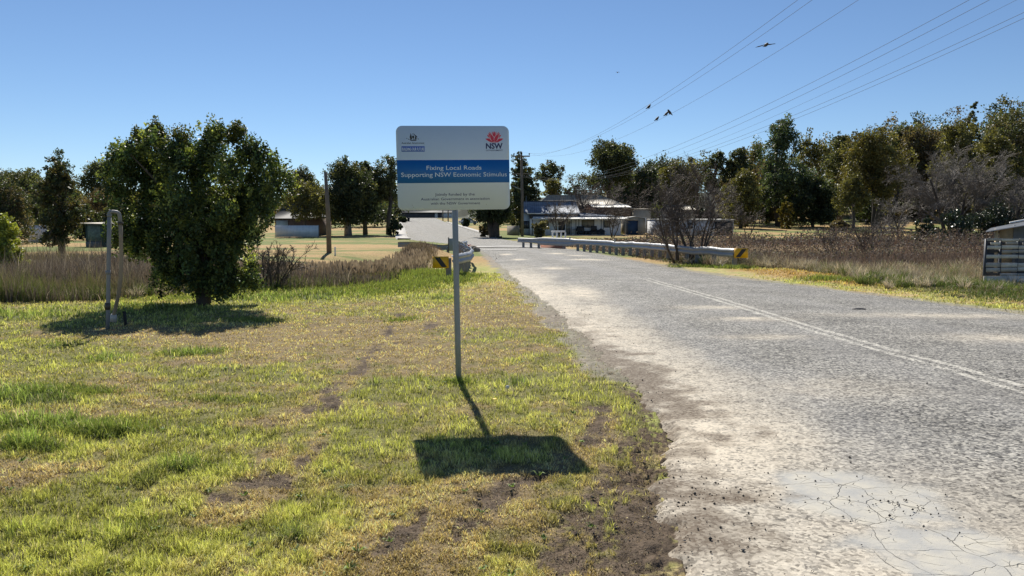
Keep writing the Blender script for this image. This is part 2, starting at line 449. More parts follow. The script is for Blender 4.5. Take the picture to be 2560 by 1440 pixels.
# keep the sheet under the road
inr = np.minimum(-gm['dl'], -gm['dr'])
gz = np.where(inr > 0.12, np.minimum(gz, hr(gy) - 0.05), gz)
nr, nc = A.shape
i = np.arange(nr - 1)[:, None] * nc; j = np.arange(nc)[None]; j2 = (j + 1) % nc
q = np.stack([i + j, i + nc + j, i + nc + j2, i + j2], -1).reshape(-1, 4)
q = np.concatenate([q])
m, nt, bs = nodes('ground')
a = N(nt, 'Attribute', attribute_name='Col'); tc = N(nt, 'TexCoord'); ob = tc.outputs['Object']
f1, f2 = noise(nt, ob, 55, 4, 0.65), noise(nt, ob, 7, 4)
k = ramp(nt, math_n(nt, 'ADD', math_n(nt, 'MULTIPLY', f1, 0.6), math_n(nt, 'MULTIPLY', f2, 0.4)), [(0.33, 0.42), (0.52, 0.85), (0.7, 1.15)])
nt.links.new(mixc(nt, 1.0, a.outputs['Color'], k, 'MULTIPLY'), bs.inputs['Base Color'])
bs.inputs['Roughness'].default_value = 0.95; bs.inputs['Specular IOR Level'].default_value = 0.15
bump(nt, bs, f1, 0.6, 0.03)
ground = link('ground', mesh_np('ground', np.stack([gx, gy, gz], -1).reshape(-1, 3), [q], gc.reshape(-1, 3), smooth=True), m)
tag(ground, kind='structure')

# ------------------------------------------------------------------ road sheet
ry = np.r_[np.arange(-6, 2.5, 0.25), 2.5 * 1.0075 ** np.arange(0, 640)]
ry = ry[ry < 303]
rt = np.linspace(0, 1, 220)
YY, TT = np.meshgrid(ry, rt, indexing='ij')
le, re = road_l(YY), road_r(YY)
le = le + (fbm(YY * 0 + 3.3, YY, 1.3, 4, 101) - .5) * 0.42 * sstep(60, 20, YY) + (fbm(YY * 0 + 1, YY, 7, 2, 103) - .5) * .14
re = re + (fbm(YY * 0 + 9.3, YY, 1.1, 4, 102) - .5) * 0.3 * sstep(60, 20, YY) + (fbm(YY * 0 + 1, YY, 7, 2, 104) - .5) * .1
RXX = le + (re - le) * TT
dle, dre = RXX - le, re - RXX
ze = np.minimum(dle, dre)
cam_ = 0.045 * np.sin(np.pi * np.clip(TT, 0, 1))
RZ = hr(YY) + 0.012 + cam_ * sstep(70, 40, YY) - 0.05 * sstep(0.10, 0.0, ze) + (fbm(RXX, YY, 0.8, 2, 111) - .5) * .02
# pale limestone dust: broad streaks beside the edge, fading in patches further out
nA, nB, nC = fbm(RXX * 1.0, YY * 0.35, 1.5, 4, 121), fbm(RXX, YY, 4.5, 3, 122), fbm(RXX, YY, .5, 3, 123)
dust = sstep(1.7, 0.45, dle + 1.1 * (nA - .5)) * (0.45 + 0.75 * nA) * sstep(34, 22, YY) * (0.55 + .6 * nC)
dust = np.maximum(dust, sstep(7.5, 3.2, YY + 0.35 * RXX + 2.0 * (nA - .5)) * (0.3 + .8 * nA) * sstep(5.5, 1.5, dle + nA))
for px, py, wx, wy, aa in [(1450, 735, .5, 2.2, .95), (1500, 775, .3, 1.2, .8), (1600, 870, .35, .7, .75), (1640, 940, .3, .6, .8), (1880, 805, .7, .3, .5), (2380, 795, 2.0, .35, .65), (1910, 850, .6, .25, .6),
                           (2520, 855, .9, .4, .6), (1300, 668, .5, 1.2, .3), (1700, 1050, .25, .5, .7), (2050, 980, .9, .5, .35), (1900, 1130, .8, .5, .4), (1265, 637.5, .3, .9, 1.3), (1298, 651, .3, .7, 1.3), (1390, 636, .5, .9, 1.1), (1470, 652, .8, .7, 1.1), (1440, 641, .5, .6, 1.0), (1385, 674, .5, .9, .9), (1770, 775, .7, .3, .7), (1860, 803, .4, .15, 1.2)]:
    cx, cy = G(px, py)
    dust = np.maximum(dust, aa * np.exp(-(((RXX - cx) / wx) ** 2 + ((YY - cy) / wy) ** 2)) * (0.35 + 1.1 * nB))
dust = np.clip(dust, 0, 1)
fl = np.zeros_like(dust)
for px, py, wx, wy in [(2120, 1230, .52, .34), (2190, 1280, .48, .32), (2320, 1370, .42, .24), (2420, 1430, .45, .24), (2060, 1260, .34, .24)]:
    cx, cy = G(px, py); fl = np.maximum(fl, 1.25 * np.exp(-(((RXX - cx) / wx) ** 2 + ((YY - cy) / wy) ** 2) ** 1.4))
flat = .9 * sstep(0.30, 1.0, fl + (nB - .5) * 1.1)
mudr = sstep(0.68, 0.0, dle + (nB - .5) * 1.3 + (nA - .5) * .9) * sstep(18, 8, YY)
wheel = np.exp(-((dle - 1.55) / .45) ** 2) + np.exp(-((dle - 3.2) / .45) ** 2) + np.exp(-((dre - 1.4) / .45) ** 2) + np.exp(-((dre - 3.1) / .45) ** 2)
clx = np.interp(YY, [-6, 3.5, *(G(*p)[1] for p in ((2560, 985), (2280, 905), (2000, 820), (1800, 755), (1620, 703))), 30, 60, 400],
                [6.2, 5.45, *(G(*p)[0] for p in ((2560, 985), (2280, 905), (2000, 820), (1800, 755), (1620, 703))), 3.25, .2, -120])
nr, nc = YY.shape
i = np.arange(nr - 1)[:, None] * nc; j = np.arange(nc - 1)[None]
q = np.stack([i + j, i + j + 1, i + nc + j + 1, i + nc + j], -1).reshape(-1, 4)
me = mesh_np('road', np.stack([RXX, YY, RZ], -1).reshape(-1, 3), [q], None,
             dict(dust=dust.ravel(), flat=flat.ravel(), mud=mudr.ravel(), cl=(RXX - clx).ravel(), wheel=wheel.ravel()), smooth=True)
m, nt, bs = nodes('chip_seal')
at = {k: N(nt, 'Attribute', attribute_name=k).outputs['Fac'] for k in ('dust', 'flat', 'mud', 'cl', 'wheel')}
tc = N(nt, 'TexCoord'); ob = tc.outputs['Object']
vo = N(nt, 'TexVoronoi', Scale=52.0); nt.links.new(ob, vo.inputs['Vector'])
sepc = N(nt, 'SeparateColor'); nt.links.new(vo.outputs['Color'], sepc.inputs[0])
vo2 = N(nt, 'TexVoronoi', Scale=22.0); nt.links.new(ob, vo2.inputs['Vector'])
sep2 = N(nt, 'SeparateColor'); nt.links.new(vo2.outputs['Color'], sep2.inputs[0])
n60, n9, n2 = noise(nt, ob, 30, 3, .7), noise(nt, ob, 6, 4), noise(nt, ob, 0.9, 4)
spk = math_n(nt, 'ADD', math_n(nt, 'ADD', math_n(nt, 'MULTIPLY', sepc.outputs[0], 0.50), math_n(nt, 'MULTIPLY', sep2.outputs[0], 0.15)), math_n(nt, 'MULTIPLY', n60, 0.35))
stone = ramp(nt, spk, [(0.26, (0.05, 0.0485, 0.046)), (0.40, (0.165, 0.161, 0.151)), (0.56, (0.285, 0.276, 0.253)), (0.76, (0.52, 0.495, 0.43))])
tone = ramp(nt, math_n(nt, 'ADD', math_n(nt, 'MULTIPLY', n9, .4), math_n(nt, 'MULTIPLY', n2, .6)), [(0.35, 0.66), (0.65, 1.16)])
base = mixc(nt, 1.0, stone, tone, 'MULTIPLY')
base = mixc(nt, math_n(nt, 'MULTIPLY', at['wheel'], 0.18), base, (0.30, 0.295, 0.29))
dn = math_n(nt, 'MULTIPLY', at['dust'], ramp(nt, math_n(nt, 'ADD', math_n(nt, 'MULTIPLY', n9, .5), math_n(nt, 'MULTIPLY', spk, .5)), [(0.30, 0.25), (0.55, 1.0)]))
base = mixc(nt, dn, base, (0.72, 0.635, 0.50))
# bled smooth binder with a net of cracks
wv = N(nt, 'TexNoise', Scale=3.0, Detail=4.0); nt.links.new(ob, wv.inputs['Vector'])
off = N(nt, 'VectorMath', operation='MULTIPLY_ADD'); nt.links.new(wv.outputs['Color'], off.inputs[0]); off.inputs[1].default_value = (.22, .22, 0); nt.links.new(ob, off.inputs[2])
def cracks(scale, wdt):
    v = N(nt, 'TexVoronoi', Scale=scale, feature='DISTANCE_TO_EDGE'); nt.links.new(off.outputs[0], v.inputs['Vector'])
    return ramp(nt, v.outputs['Distance'], [(0.0, 1.0), (wdt, 0.0)])
ck = math_n(nt, 'MAXIMUM', math_n(nt, 'MULTIPLY', cracks(3.4, .0085), ramp(nt, n9, [(0.38, .25), (0.6, 1.)])), math_n(nt, 'MULTIPLY', cracks(8.0, .018), ramp(nt, n9, [(0.48, 0.0), (0.66, 0.6)])))
fc = mixc(nt, ramp(nt, n9, [(0.35, 0.), (0.65, 1.)]), (0.43, 0.43, 0.41), (0.58, 0.55, 0.465))
fc = mixc(nt, math_n(nt, 'MULTIPLY', spk, .22), fc, (0.16, 0.15, 0.14))
fc = mixc(nt, ck, fc, (0.035, 0.030, 0.027))
base = mixc(nt, at['flat'], base, fc)
# worn double centre line
acl = math_n(nt, 'ABSOLUTE', math_n(nt, 'SUBTRACT', math_n(nt, 'ABSOLUTE', at['cl']), 0.105))
ln = math_n(nt, 'MULTIPLY', ramp(nt, acl, [(0.045, 1.0), (0.06, 0.0)]), ramp(nt, math_n(nt, 'ADD', math_n(nt, 'MULTIPLY', n9, .45), math_n(nt, 'MULTIPLY', spk, .55)), [(0.36, 0.0), (0.60, 0.80)]))
spos = N(nt, 'SeparateXYZ'); nt.links.new(ob, spos.inputs[0])
ln = math_n(nt, 'MULTIPLY', ln, ramp(nt, math_n(nt, 'MULTIPLY', spos.outputs[1], .01), [(0.222, 1.0), (0.232, 0.0)]))
base = mixc(nt, ln, base, (0.66, 0.63, 0.55))
base = mixc(nt, math_n(nt, 'MULTIPLY', at['mud'], ramp(nt, spk, [(0.3, 1.0), (0.7, .72)])), base, (0.145, 0.112, 0.080))
nt.links.new(base, bs.inputs['Base Color'])
bs.inputs['Roughness'].default_value = 0.85; bs.inputs['Specular IOR Level'].default_value = 0.15
bh = math_n(nt, 'SUBTRACT', math_n(nt, 'MULTIPLY', spk, math_n(nt, 'SUBTRACT', 1.05, at['flat'])), math_n(nt, 'MULTIPLY', math_n(nt, 'MULTIPLY', ck, at['flat']), 1.5))
bump(nt, bs, bh, 0.8, 0.012)
road = link('road', me, m); tag(road, kind='structure')

# ------------------------------------------------------------------ blades
def blades(name, x, y, z, hh, ww, lean, col, m, seed=3, tipc=1.12, dirs=None):
    r = np.random.default_rng(seed); n = len(x)
    a1, a2 = r.uniform(0, 2 * math.pi, n), r.uniform(0, 2 * math.pi, n)
    if dirs is not None: a2 = dirs
    s = np.stack([np.cos(a1), np.sin(a1), np.zeros(n)], 1) * (ww / 2)[:, None]
    l = np.stack([np.cos(a2), np.sin(a2), np.zeros(n)], 1)
    b = np.stack([x, y, z], 1); up = np.array((0, 0, 1.))
    mid = b + up * (hh * .55 * np.cos(lean * .6))[:, None] + l * (hh * .55 * np.sin(lean * .6))[:, None]
    tip = mid + up * (hh * .45 * np.cos(lean * 1.5))[:, None] + l * (hh * .45 * np.sin(lean * 1.5))[:, None]
    V = np.stack([b - s, b + s, mid - s * .75, mid + s * .75, tip], 1).reshape(-1, 3)
    k = np.arange(n)[:, None] * 5
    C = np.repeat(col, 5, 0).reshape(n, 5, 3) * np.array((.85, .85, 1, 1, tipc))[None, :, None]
    return link(name, mesh_np(name, V, [k + np.array((0, 1, 3, 2)), k + np.array((2, 3, 4))], C.reshape(-1, 3)), m)
M_GRASS = leafy('grass_blade', 0.6, 0.42, 0.25, (1.15, 1.15, 0.72))
M_DRY = leafy('dry_stalk', 0.7, 0.30, 0.2, (1.1, 1.0, 0.8))
def screen_pts(n, x0, x1, y0, y1, seed):
    r = np.random.default_rng(seed)
    p = G(r.uniform(x0, x1, n), r.uniform(y0, y1, n))
    return p[0], p[1]
gX, gY = [], []
x, y = screen_pts(620000, -700, 3300, 690, 1620, 1)
x = x + rng.normal(0, .02, len(x)); y = y + rng.normal(0, .02, len(y))
x2, y2 = rng.uniform(-30, 1, 90000), rng.uniform(9, 26, 90000)
x3, y3 = rng.uniform(8, 24, 40000), rng.uniform(8, 30, 40000)
x, y = np.r_[x, x2, x3], np.r_[y, y2, y3]
dl, dr = road_l(y) - x, x - road_r(y)
kp = (np.maximum(dl, dr) > 0.02 + rng.normal(0, .06, len(x))) & (y > 0.3) & (reed_zone(x, y) < .5)
x, y = x[kp], y[kp]
kc, c = ground_col(x, y)
u = rng.uniform(0, 1, len(x))
n4 = fbm(x, y, 12, 2, 301); n5 = fbm(x, y, 4.2, 3, 303)
kp = u > np.maximum(np.maximum(c['mud'] * 0.72, c['grav'] * 0.85), sstep(.56, .34, n4) * .62 * sstep(18, 9, y))
n4, n5 = n4[kp], n5[kp]
x, y, kc = x[kp], y[kp], kc[kp]; c = {k: v[kp] for k, v in c.items()}
n = len(x)
d = np.hypot(x, y)
z = h(x, y) + c['lush'] * 0.012 * sstep(40, 12, y)
hh = (0.022 + 0.022 * rng.random(n)) * (1 + 0.5 * c['n3']) + c['lush'] * (0.035 + 0.055 * rng.random(n) ** 2) + 0.02 * (rng.random(n) > .985)
hh = hh * (.55 + 1.0 * sstep(.3, .75, .6 * n4 + .4 * n5)) * (1 - 0.35 * c['tan']) * (1 + 0.5 * sstep(10, 20, y))
ww = np.maximum(0.0035 + 0.002 * rng.random(n), d * 0.00095)
lean = np.abs(rng.normal(0.55, 0.35, n)) + 0.3 * c['tan']
jit = np.exp(rng.normal(0.05, 0.36, (n, 1))).clip(.3, 2.0) * (.68 + .62 * sstep(.3, .7, n5))[:, None]
kc = lerp(kc, np.where((rng.random(n) < .5)[:, None], C_YG, C_TAN), 0.22 * rng.random(n)) * jit
md = c['mud'] > .35
kc[md] = np.array((.24, .185, .125)) * rng.uniform(.35, 1.3, (md.sum(), 1)); hh[md] *= .55; lean[md] += .5
pale = rng.random(n) < 0.085
kc[pale] = np.array((0.74, 0.66, 0.44)) * rng.uniform(.6, 1.1, (pale.sum(), 1))
dk = rng.random(n) < 0.06
kc[dk] *= 0.45
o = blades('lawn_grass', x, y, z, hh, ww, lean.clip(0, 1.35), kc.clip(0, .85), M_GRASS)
tag(o, 'short patchy winter lawn of green and straw coloured blades beside the road', 'grass', kind='stuff')
# ------------------------------------------------------------------ shared object materials
M_GALV = simple('galvanised_steel', (0.27, 0.29, 0.30), 0.5, 0.3, 0.15, 5)
M_RAIL = simple('rail_steel', (0.26, 0.27, 0.28), 0.45, 0.15, 0.14, 2.5)
M_POSTGREY = simple('grey_post', (0.20, 0.205, 0.205), 0.8, 0, 0.2, 6, .2)
M_WHITE = simple('sign_white', (0.62, 0.71, 0.78), 0.45, 0, 0.03, 2)
M_BLUE = simple('sign_blue', (0.006, 0.135, 0.42), 0.45, 0, 0.05, 2)
M_NAVY = simple('sign_navy', (0.012, 0.02, 0.10), 0.5, 0, 0.05, 2)
M_RED = simple('sign_red', (0.55, 0.02, 0.06), 0.5, 0, 0.05, 2)
M_BOXBLUE = simple('box_blue', (0.015, 0.10, 0.48), 0.5, 0, 0.05, 2)
M_YEL = simple('marker_yellow', (0.80, 0.42, 0.01), 0.5, 0, 0.08, 6)
M_BLACK = simple('black_paint', (0.015, 0.015, 0.017), 0.5, 0, 0.1, 6)
M_WOODPOLE = stripes('weathered_pole', (0.17, 0.145, 0.12), (0.25, 0.215, 0.18), 0, 40, 0.9, 0, .5, .35)
M_CONC = simple('concrete', (0.48, 0.46, 0.42), 0.9, 0, 0.18, 3, .3)
M_WPAINT = simple('white_paint', (0.78, 0.77, 0.73), 0.6, 0, 0.1, 5)
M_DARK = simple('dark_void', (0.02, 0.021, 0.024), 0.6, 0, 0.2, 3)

# ------------------------------------------------------------------ project sign
SY = float(G(1147, 957)[1])
SYAW = math.radians(8)
bx = P(1147, 957, SY)[0]
sgn = thing('information_sign', 'white and blue roadworks funding sign on a thin grey post in the grass', 'sign', (bx, SY, hs(bx, SY) - .02))
sgn.rotation_euler = (0, math.radians(-0.9), SYAW)
MPP = SY / F * 1.003                      # metres per photo pixel at the sign
def sx(px): return (px - 1134.5) * MPP + (1134.5 - 1147) * MPP + 0.047
def sz(py): return ZA(py, SY) + .02
MB().tube([(0, .022, -.4), (0, .022, .5), (0, .022, 1.2), (0, .022, sz(345))], .0305, 20).build('post', M_GALV, sgn, True)
def rrect(x0, x1, z0, z1, r, n=8):
    pts = []
    for cx, cz, a0 in ((x1 - r, z1 - r, 0), (x0 + r, z1 - r, 90), (x0 + r, z0 + r, 180), (x1 - r, z0 + r, 270)):
        for k in range(n + 1):
            a = math.radians(a0 + 90 * k / n); pts.append((cx + r * math.cos(a), cz + r * math.sin(a)))
    return pts
PX0, PX1, PZ0, PZ1 = sx(996), sx(1273), sz(530.5), sz(321)
panel = MB().prism(rrect(PX0, PX1, PZ0, PZ1, 15 * MPP), -.0125, -.009).build('panel', M_WHITE, sgn)
for zz in (sz(365), sz(490)):
    MB().box(PX0 + .06, PX1 - .06, -.0085, -.002, zz - .02, zz + .02).build('rail_bracket', M_GALV, sgn)
MB().box(PX0 + .0005, PX1 - .0005, -.0135, -.0125, sz(463), sz(406)).build('blue_band', M_BLUE, panel)
def lettering(body, x0, x1, ybase, ycap, mat_, parent, depth, bold=0.0, name='lettering'):
    cu = bpy.data.curves.new('lettering', 'FONT'); cu.body = body; cu.size = 1; cu.offset = bold; cu.resolution_u = 3
    to = bpy.data.objects.new('tmp_text', cu); COL.objects.link(to)
    bpy.context.view_layer.update()
    me = bpy.data.meshes.new_from_object(to.evaluated_get(bpy.context.evaluated_depsgraph_get()))
    bpy.data.objects.remove(to)
    v = np.empty(len(me.vertices) * 3); me.vertices.foreach_get('co', v); v = v.reshape(-1, 3)
    w0, w1 = v[:, 0].min(), v[:, 0].max()
    cap = 0.729
    X = sx(x0) + (v[:, 0] - w0) / (w1 - w0) * (sx(x1) - sx(x0))
    Z = sz(ybase) + v[:, 1] / cap * (sz(ycap) - sz(ybase))
    me.vertices.foreach_set('co', np.stack([X, np.full(len(X), -.0125 - depth), Z], 1).ravel()); me.name = 'lettering'
    me.materials.clear(); me.update()
    return link(name, me, mat_, parent)
lettering('Fixing Local Roads', 1068, 1203, 430.5, 419.5, M_WHITE, panel, .0017, .004)
lettering('Supporting NSW Economic Stimulus', 1006, 1266, 447.5, 436.5, M_WHITE, panel, .0017, .004)
lettering('Jointly funded by the', 1087, 1185, 495, 488, M_NAVY, panel, .0007, .003)
lettering('Australian Government in association', 1052, 1222, 506, 499.5, M_NAVY, panel, .0007, .003)
lettering('with the NSW Government', 1076, 1198, 517, 510.5, M_NAVY, panel, .0007, .003)
lettering('Australian Government', 1009, 1064, 365.8, 361, M_BLACK, panel, .0007, .004)
MB().box(sx(1008.5), sx(1064.5), -.0133, -.0125, sz(385), sz(371.8)).build('blue_plate', M_BOXBLUE, panel)
lettering('BUILDING OUR FUTURE', 1010, 1063.5, 382.3, 374.6, M_WHITE, panel, .0014, .02)
lettering('NSW', 1215, 1257, 377.8, 363.8, M_NAVY, panel, .0007, .035)
lettering('GOVERNMENT', 1215, 1257, 384, 380.2, M_NAVY, panel, .0007, .004)
# flower emblem: red petals with white edges
def flat(polys, name, m_, depth):
    b = MB()
    for pl in polys:
        b.add(np.array([(sx(p[0]), -.0125 - depth, sz(p[1])) for p in pl]), [np.arange(len(pl))[None]])
    return b.build(name, m_, panel)
def petal(bx_, by_, tx, ty, w, n=7):
    d = np.array((tx - bx_, ty - by_), float); L = np.hypot(*d); d /= L; nrm = np.array((-d[1], d[0]))
    t = np.linspace(0, 1, n); wd = w * np.sin(np.pi * t ** 0.8) ** 0.8
    p = np.array((bx_, by_)) + d * (t * L)[:, None]
    return [tuple(q) for q in p + nrm * wd[:, None]] + [tuple(q) for q in (p - nrm * wd[:, None])[::-1][1:-1]]
pet, edge_ = [], []
lay = [((1236, 358), 1224, 335.5, 3.0), ((1236, 358), 1248, 335.5, 3.0), ((1236, 358), 1231, 334.5, 2.4), ((1236, 358), 1241.5, 334.5, 2.4), ((1236, 358), 1218, 343, 3.2), ((1236, 358), 1254, 343, 3.2), ((1236, 360), 1214, 353, 4.0), ((1236, 360), 1259, 353, 4.0),
       ((1236, 360), 1222, 338.5, 4.6), ((1236, 360), 1250, 338.5, 4.6), ((1236, 359), 1236.3, 334, 5.0), ((1235, 360.5), 1226.5, 341, 4.4), ((1237, 360.5), 1246, 341, 4.4)]
for k, (b0, tx, ty, w) in enumerate(lay):
    edge_.append((petal(*b0, tx, ty - .4, w + .75), .0006 + k * .00012))
    pet.append((petal(*b0, tx, ty, w), .00066 + k * .00012))
b1, b2 = MB(), MB()
for (pl, dp), B in [(e, b1) for e in edge_] + [(e, b2) for e in pet]:
    B.add(np.array([(sx(p[0]), -.0125 - dp, sz(p[1])) for p in pl]), [np.arange(len(pl))[None]])
b1.build('flower_outline', M_WHITE, panel); b2.build('red_flower', M_RED, panel)
flat([[(1224, 361.2), (1249, 361.2), (1245, 362.6), (1228, 362.6)]], 'flower_base', M_RED, .0007)
# small coat of arms: shield between two animals over a wattle spray
kang = [(1033, 355), (1030.5, 353.5), (1029, 350), (1029.5, 346), (1031, 343), (1030, 340.5), (1031.2, 339.8), (1032.8, 342.5), (1033.5, 346), (1034.3, 350), (1034, 354)]
emu = [(1041, 354), (1041.5, 350), (1042.5, 347), (1040.5, 344.5), (1039.5, 341.5), (1040.8, 340.8), (1041.5, 343.5), (1045, 345.5), (1047.5, 349), (1045, 350), (1044, 354)]
shield = [(1034.8, 345.5), (1039.8, 345.5), (1039.8, 350), (1037.3, 353.5), (1034.8, 350)]
star = [(1037.3 + (1.9 if k % 2 == 0 else .9) * math.sin(k * math.pi / 7), 341.3 - (1.9 if k % 2 == 0 else .9) * math.cos(k * math.pi / 7)) for k in range(14)]
spray = [[(1022 + 4 * k + dx, 352 + 2.5 * abs(math.sin(k)) + dy) for dx, dy in ((-1.6, 0), (0, -1.1), (1.6, 0), (0, 1.2))] for k in range(8)] + [[(1028, 355.5), (1047, 355.5), (1043, 358), (1032, 358)]]
flat([kang, emu, shield, star] + spray, 'coat_of_arms', M_BLACK, .0007)
for c_ in (petal(1031, 519, 1030, 516, .5), petal(1034.5, 524, 1033, 521, .5), petal(1214, 519, 1213, 516.5, .5)): flat([c_], 'paint_chip', M_POSTGREY, .0005)

# ------------------------------------------------------------------ guardrails
def resample(pts, step, r=3):
    p = np.array(pts, float)
    d = np.r_[0, np.cumsum(np.hypot(*np.diff(p, axis=0).T))]
    s = np.arange(0, d[-1], .1)
    q = np.stack([np.interp(s, d, p[:, k]) for k in (0, 1)], 1)
    for _ in range(2):
        qq = q.copy()
        for k in range(len(q)):
            m_ = min(r, k, len(q) - 1 - k); qq[k] = q[k - m_:k + m_ + 1].mean(0)
        q = qq
    d = np.r_[0, np.cumsum(np.hypot(*np.diff(q, axis=0).T))]
    s = np.arange(0, d[-1], step)
    return np.stack([np.interp(s, d, q[:, k]) for k in (0, 1)], 1)
def wrail(path, ztop, face, hgt=.312, parent=None, name='rail', thrie=None):
    """W section swept along a path; face = +1 when the road is on the left of the direction of travel"""
    prof0 = [(0, 1.0), (.03, .95), (.06, .87), (.078, .77), (.08, .68), (.035, .56), (.03, .5), (.05, .42), (.076, .34), (.08, .26), (.08, .1), (.05, .03), (0, 0)]
    t = np.gradient(path, axis=0); t /= np.linalg.norm(t, axis=1)[:, None]
    nrm = np.stack([-t[:, 1], t[:, 0]], 1) * face
    V = []
    k = len(prof0)
    for side in (0, .006):
        for i_, (p, n_) in enumerate(zip(path, nrm)):
            hh_, lift = hgt, 0
            if thrie is not None:
                f = thrie[i_]; hh_ = hgt + .19 * f; lift = .07 * f
            z0 = hs(p[0], p[1])
            for o_, q_ in prof0:
                V.append((p[0] + n_[0] * (o_ - side), p[1] + n_[1] * (o_ - side), z0 + ztop + lift - hh_ + hh_ * q_))
    V = np.array(V); m_ = len(path)
    i = np.arange(m_ - 1)[:, None] * k; j = np.arange(k - 1)[None]
    q1 = np.stack([i + j, i + j + 1, i + k + j + 1, i + k + j], -1).reshape(-1, 4)
    q2 = q1[:, ::-1] + m_ * k
    e = []
    for b in (0, k - 1):
        ii = np.arange(m_ - 1) * k + b
        e.append(np.stack([ii, ii + k, ii + k + m_ * k, ii + m_ * k], 1))
    return link(name, mesh_np(name, V, [np.concatenate([q1, q2] + e)]), M_RAIL, parent)
def rail_posts(parent, path, face, hgt, spacing, back=.13):
    d = np.r_[0, np.cumsum(np.hypot(*np.diff(path, axis=0).T))]
    t = np.gradient(path, axis=0); t /= np.linalg.norm(t, axis=1)[:, None]
    src = None
    for s in spacing:
        if s > d[-1]: break
        x = np.interp(s, d, path[:, 0]); y = np.interp(s, d, path[:, 1])
        k = min(np.searchsorted(d, s), len(t) - 1); n_ = np.array((-t[k, 1], t[k, 0])) * face
        x -= n_[0] * back; y -= n_[1] * back
        rz = math.atan2(t[k, 1], t[k, 0])
        if src is None:
            b = MB().box(-.06, .06, -.075, .075, -.4, hgt)
            o = b.build('post', M_POSTGREY, parent, bevel=.008); src = o
        else:
            o = src.copy(); COL.objects.link(o); o.parent = parent
        o.location = (x, y, hs(x, y)); o.rotation_euler = (0, 0, rz)
        bl = MB().box(-.05, .05, .076, .13, hgt - .24, hgt - .06).build('spacer', M_GALV, o)
def end_marker(parent, p, dirv, z, mirror=1):
    """bull-nose terminal with yellow and black chevron plate, facing -dirv"""
    d = np.array(dirv, float); d /= np.hypot(*d); n_ = np.array((-d[1], d[0]))
    mk = thing('end_marker', None, None); mk.parent = parent
    mk.location = (p[0], p[1], z); mk.rotation_euler = (0, 0, math.atan2(-n_[0] * 0 + d[1], d[0]) - math.pi / 2)
    # plate curls round the end: local x across, -y towards traffic
    w, hgt = .50, .36
    a = np.linspace(-1, 1, 13)
    pts = [(w / 2 * k, .10 * abs(k) ** 3.5) for k in a]
    V = np.array([(x_, y_ - dd, zz) for dd in (0, .012) for x_, y_ in pts for zz in (0, hgt)])
    kk = np.arange(12) * 2
    f = np.stack([kk, kk + 2, kk + 3, kk + 1], 1); g = f[:, ::-1] + 26
    e = np.concatenate([np.stack([kk, kk + 26, kk + 28, kk + 2], 1), np.stack([kk + 1, kk + 3, kk + 29, kk + 27], 1)])
    me = mesh_np('plate', V, [np.concatenate([f, g, e, [[0, 1, 27, 26], [24, 50, 51, 25]]])])
    pl = link('plate', me, M_YEL, mk)
    def at(x_, zz): return (x_, .10 * abs(2 * x_ / w) ** 3.5 - .018, zz)
    ns = 8
    b = MB()
    for k in range(ns):
        t0, t1 = k / ns, (k + 1) / ns
        x0 = (-.20 + .22 * t0) * mirror; x1 = (-.20 + .22 * t1) * mirror
        z0, z1 = .03 + .30 * t0, .03 + .30 * t1
        for g_ in range(6):
            a_, c_ = g_ / 6 * .165 * mirror, (g_ + 1) / 6 * .165 * mirror
            b.add([at(x0 + a_, z0), at(x0 + c_, z0), at(x1 + c_, z1), at(x1 + a_, z1)], [(0, 1, 2, 3)])
    b.build('black_stripe', M_BLACK, pl)
    return mk
def pg(px, py): return G(px, py)
# right hand rail
rr = [pg(1836, 672), pg(1700, 656), pg(1575, 641), pg(1500, 633), pg(1440, 627.5), pg(1345, 622), pg(1295, 619.5)]
rpath = resample(rr, .25, 4)
sdist = np.r_[0, np.cumsum(np.hypot(*np.diff(rpath, axis=0).T))]
Lr = sdist[-1]
yb0, yb1 = pg(1432, 627)[1], pg(1352, 622)[1]
thr = sstep(yb0 - .8, yb0 + .8, rpath[:, 1]) * sstep(yb1 + .8, yb1 - .8, rpath[:, 1])
gr = thing('guardrail', 'long steel guardrail along the right road edge ending in a yellow black plate', 'guardrail', group='roadside guardrails')
wrail(rpath, .76, 1, .33, gr, 'rail', thr)
sp = [0.25, 2.0] + list(np.arange(3.6, 60, 1.05))
rail_posts(gr, rpath, 1, .66, [s for s in sp if not (yb0 + .5 < np.interp(s, sdist, rpath[:, 1]) < yb1 - .5)])
dv = rpath[0] - rpath[3]
end_marker(gr, rpath[0] + dv / np.hypot(*dv) * .20 + np.array((.12, -.1)), (0.25, 1), hs(*rpath[0]) + .42, 1)
MB().tube([(rpath[0][0], rpath[0][1] + .1, hs(*rpath[0]) + .05), (rpath[8][0], rpath[8][1] + .15, hs(*rpath[8]) + .07)], .025, 8).build('ground_strut', M_WPAINT, gr)
for s in (14.0, 21.2, 8.0 + 22.2):
    if s < Lr:
        x_, y_ = np.interp(s, sdist, rpath[:, 0]), np.interp(s, sdist, rpath[:, 1])
        MB().box(x_ - .05, x_ + .05, y_ + .05, y_ + .07, hs(x_, y_) + .76, hs(x_, y_) + .90).build('reflector', M_CONC, gr)
# left hand rail, hooks round at the near end
lr_ = [pg(1128, 697), pg(1150, 692), pg(1172, 681), pg(1181, 668), pg(1172, 656), pg(1158, 647), pg(1143, 639), (-2.75, 46.5), (-3.6, 48.3), (-5.0, 49.0), (-6.6, 48.6), (-7.5, 48.2)]
lpath = resample(lr_, .2, 3)
gl = thing('guardrail', 'steel guardrail on the left bank hooking round to a yellow black plate', 'guardrail', group='roadside guardrails')
wrail(lpath, .72, -1, .33, gl)
rail_posts(gl, lpath, -1, .64, [.15, 1.25, 2.3] + list(np.arange(3.5, 50, 1.3)))
end_marker(gl, lpath[0] + np.array((-.32, -.02)), (-.1, 1), hs(*lpath[0]) + .34, -1)

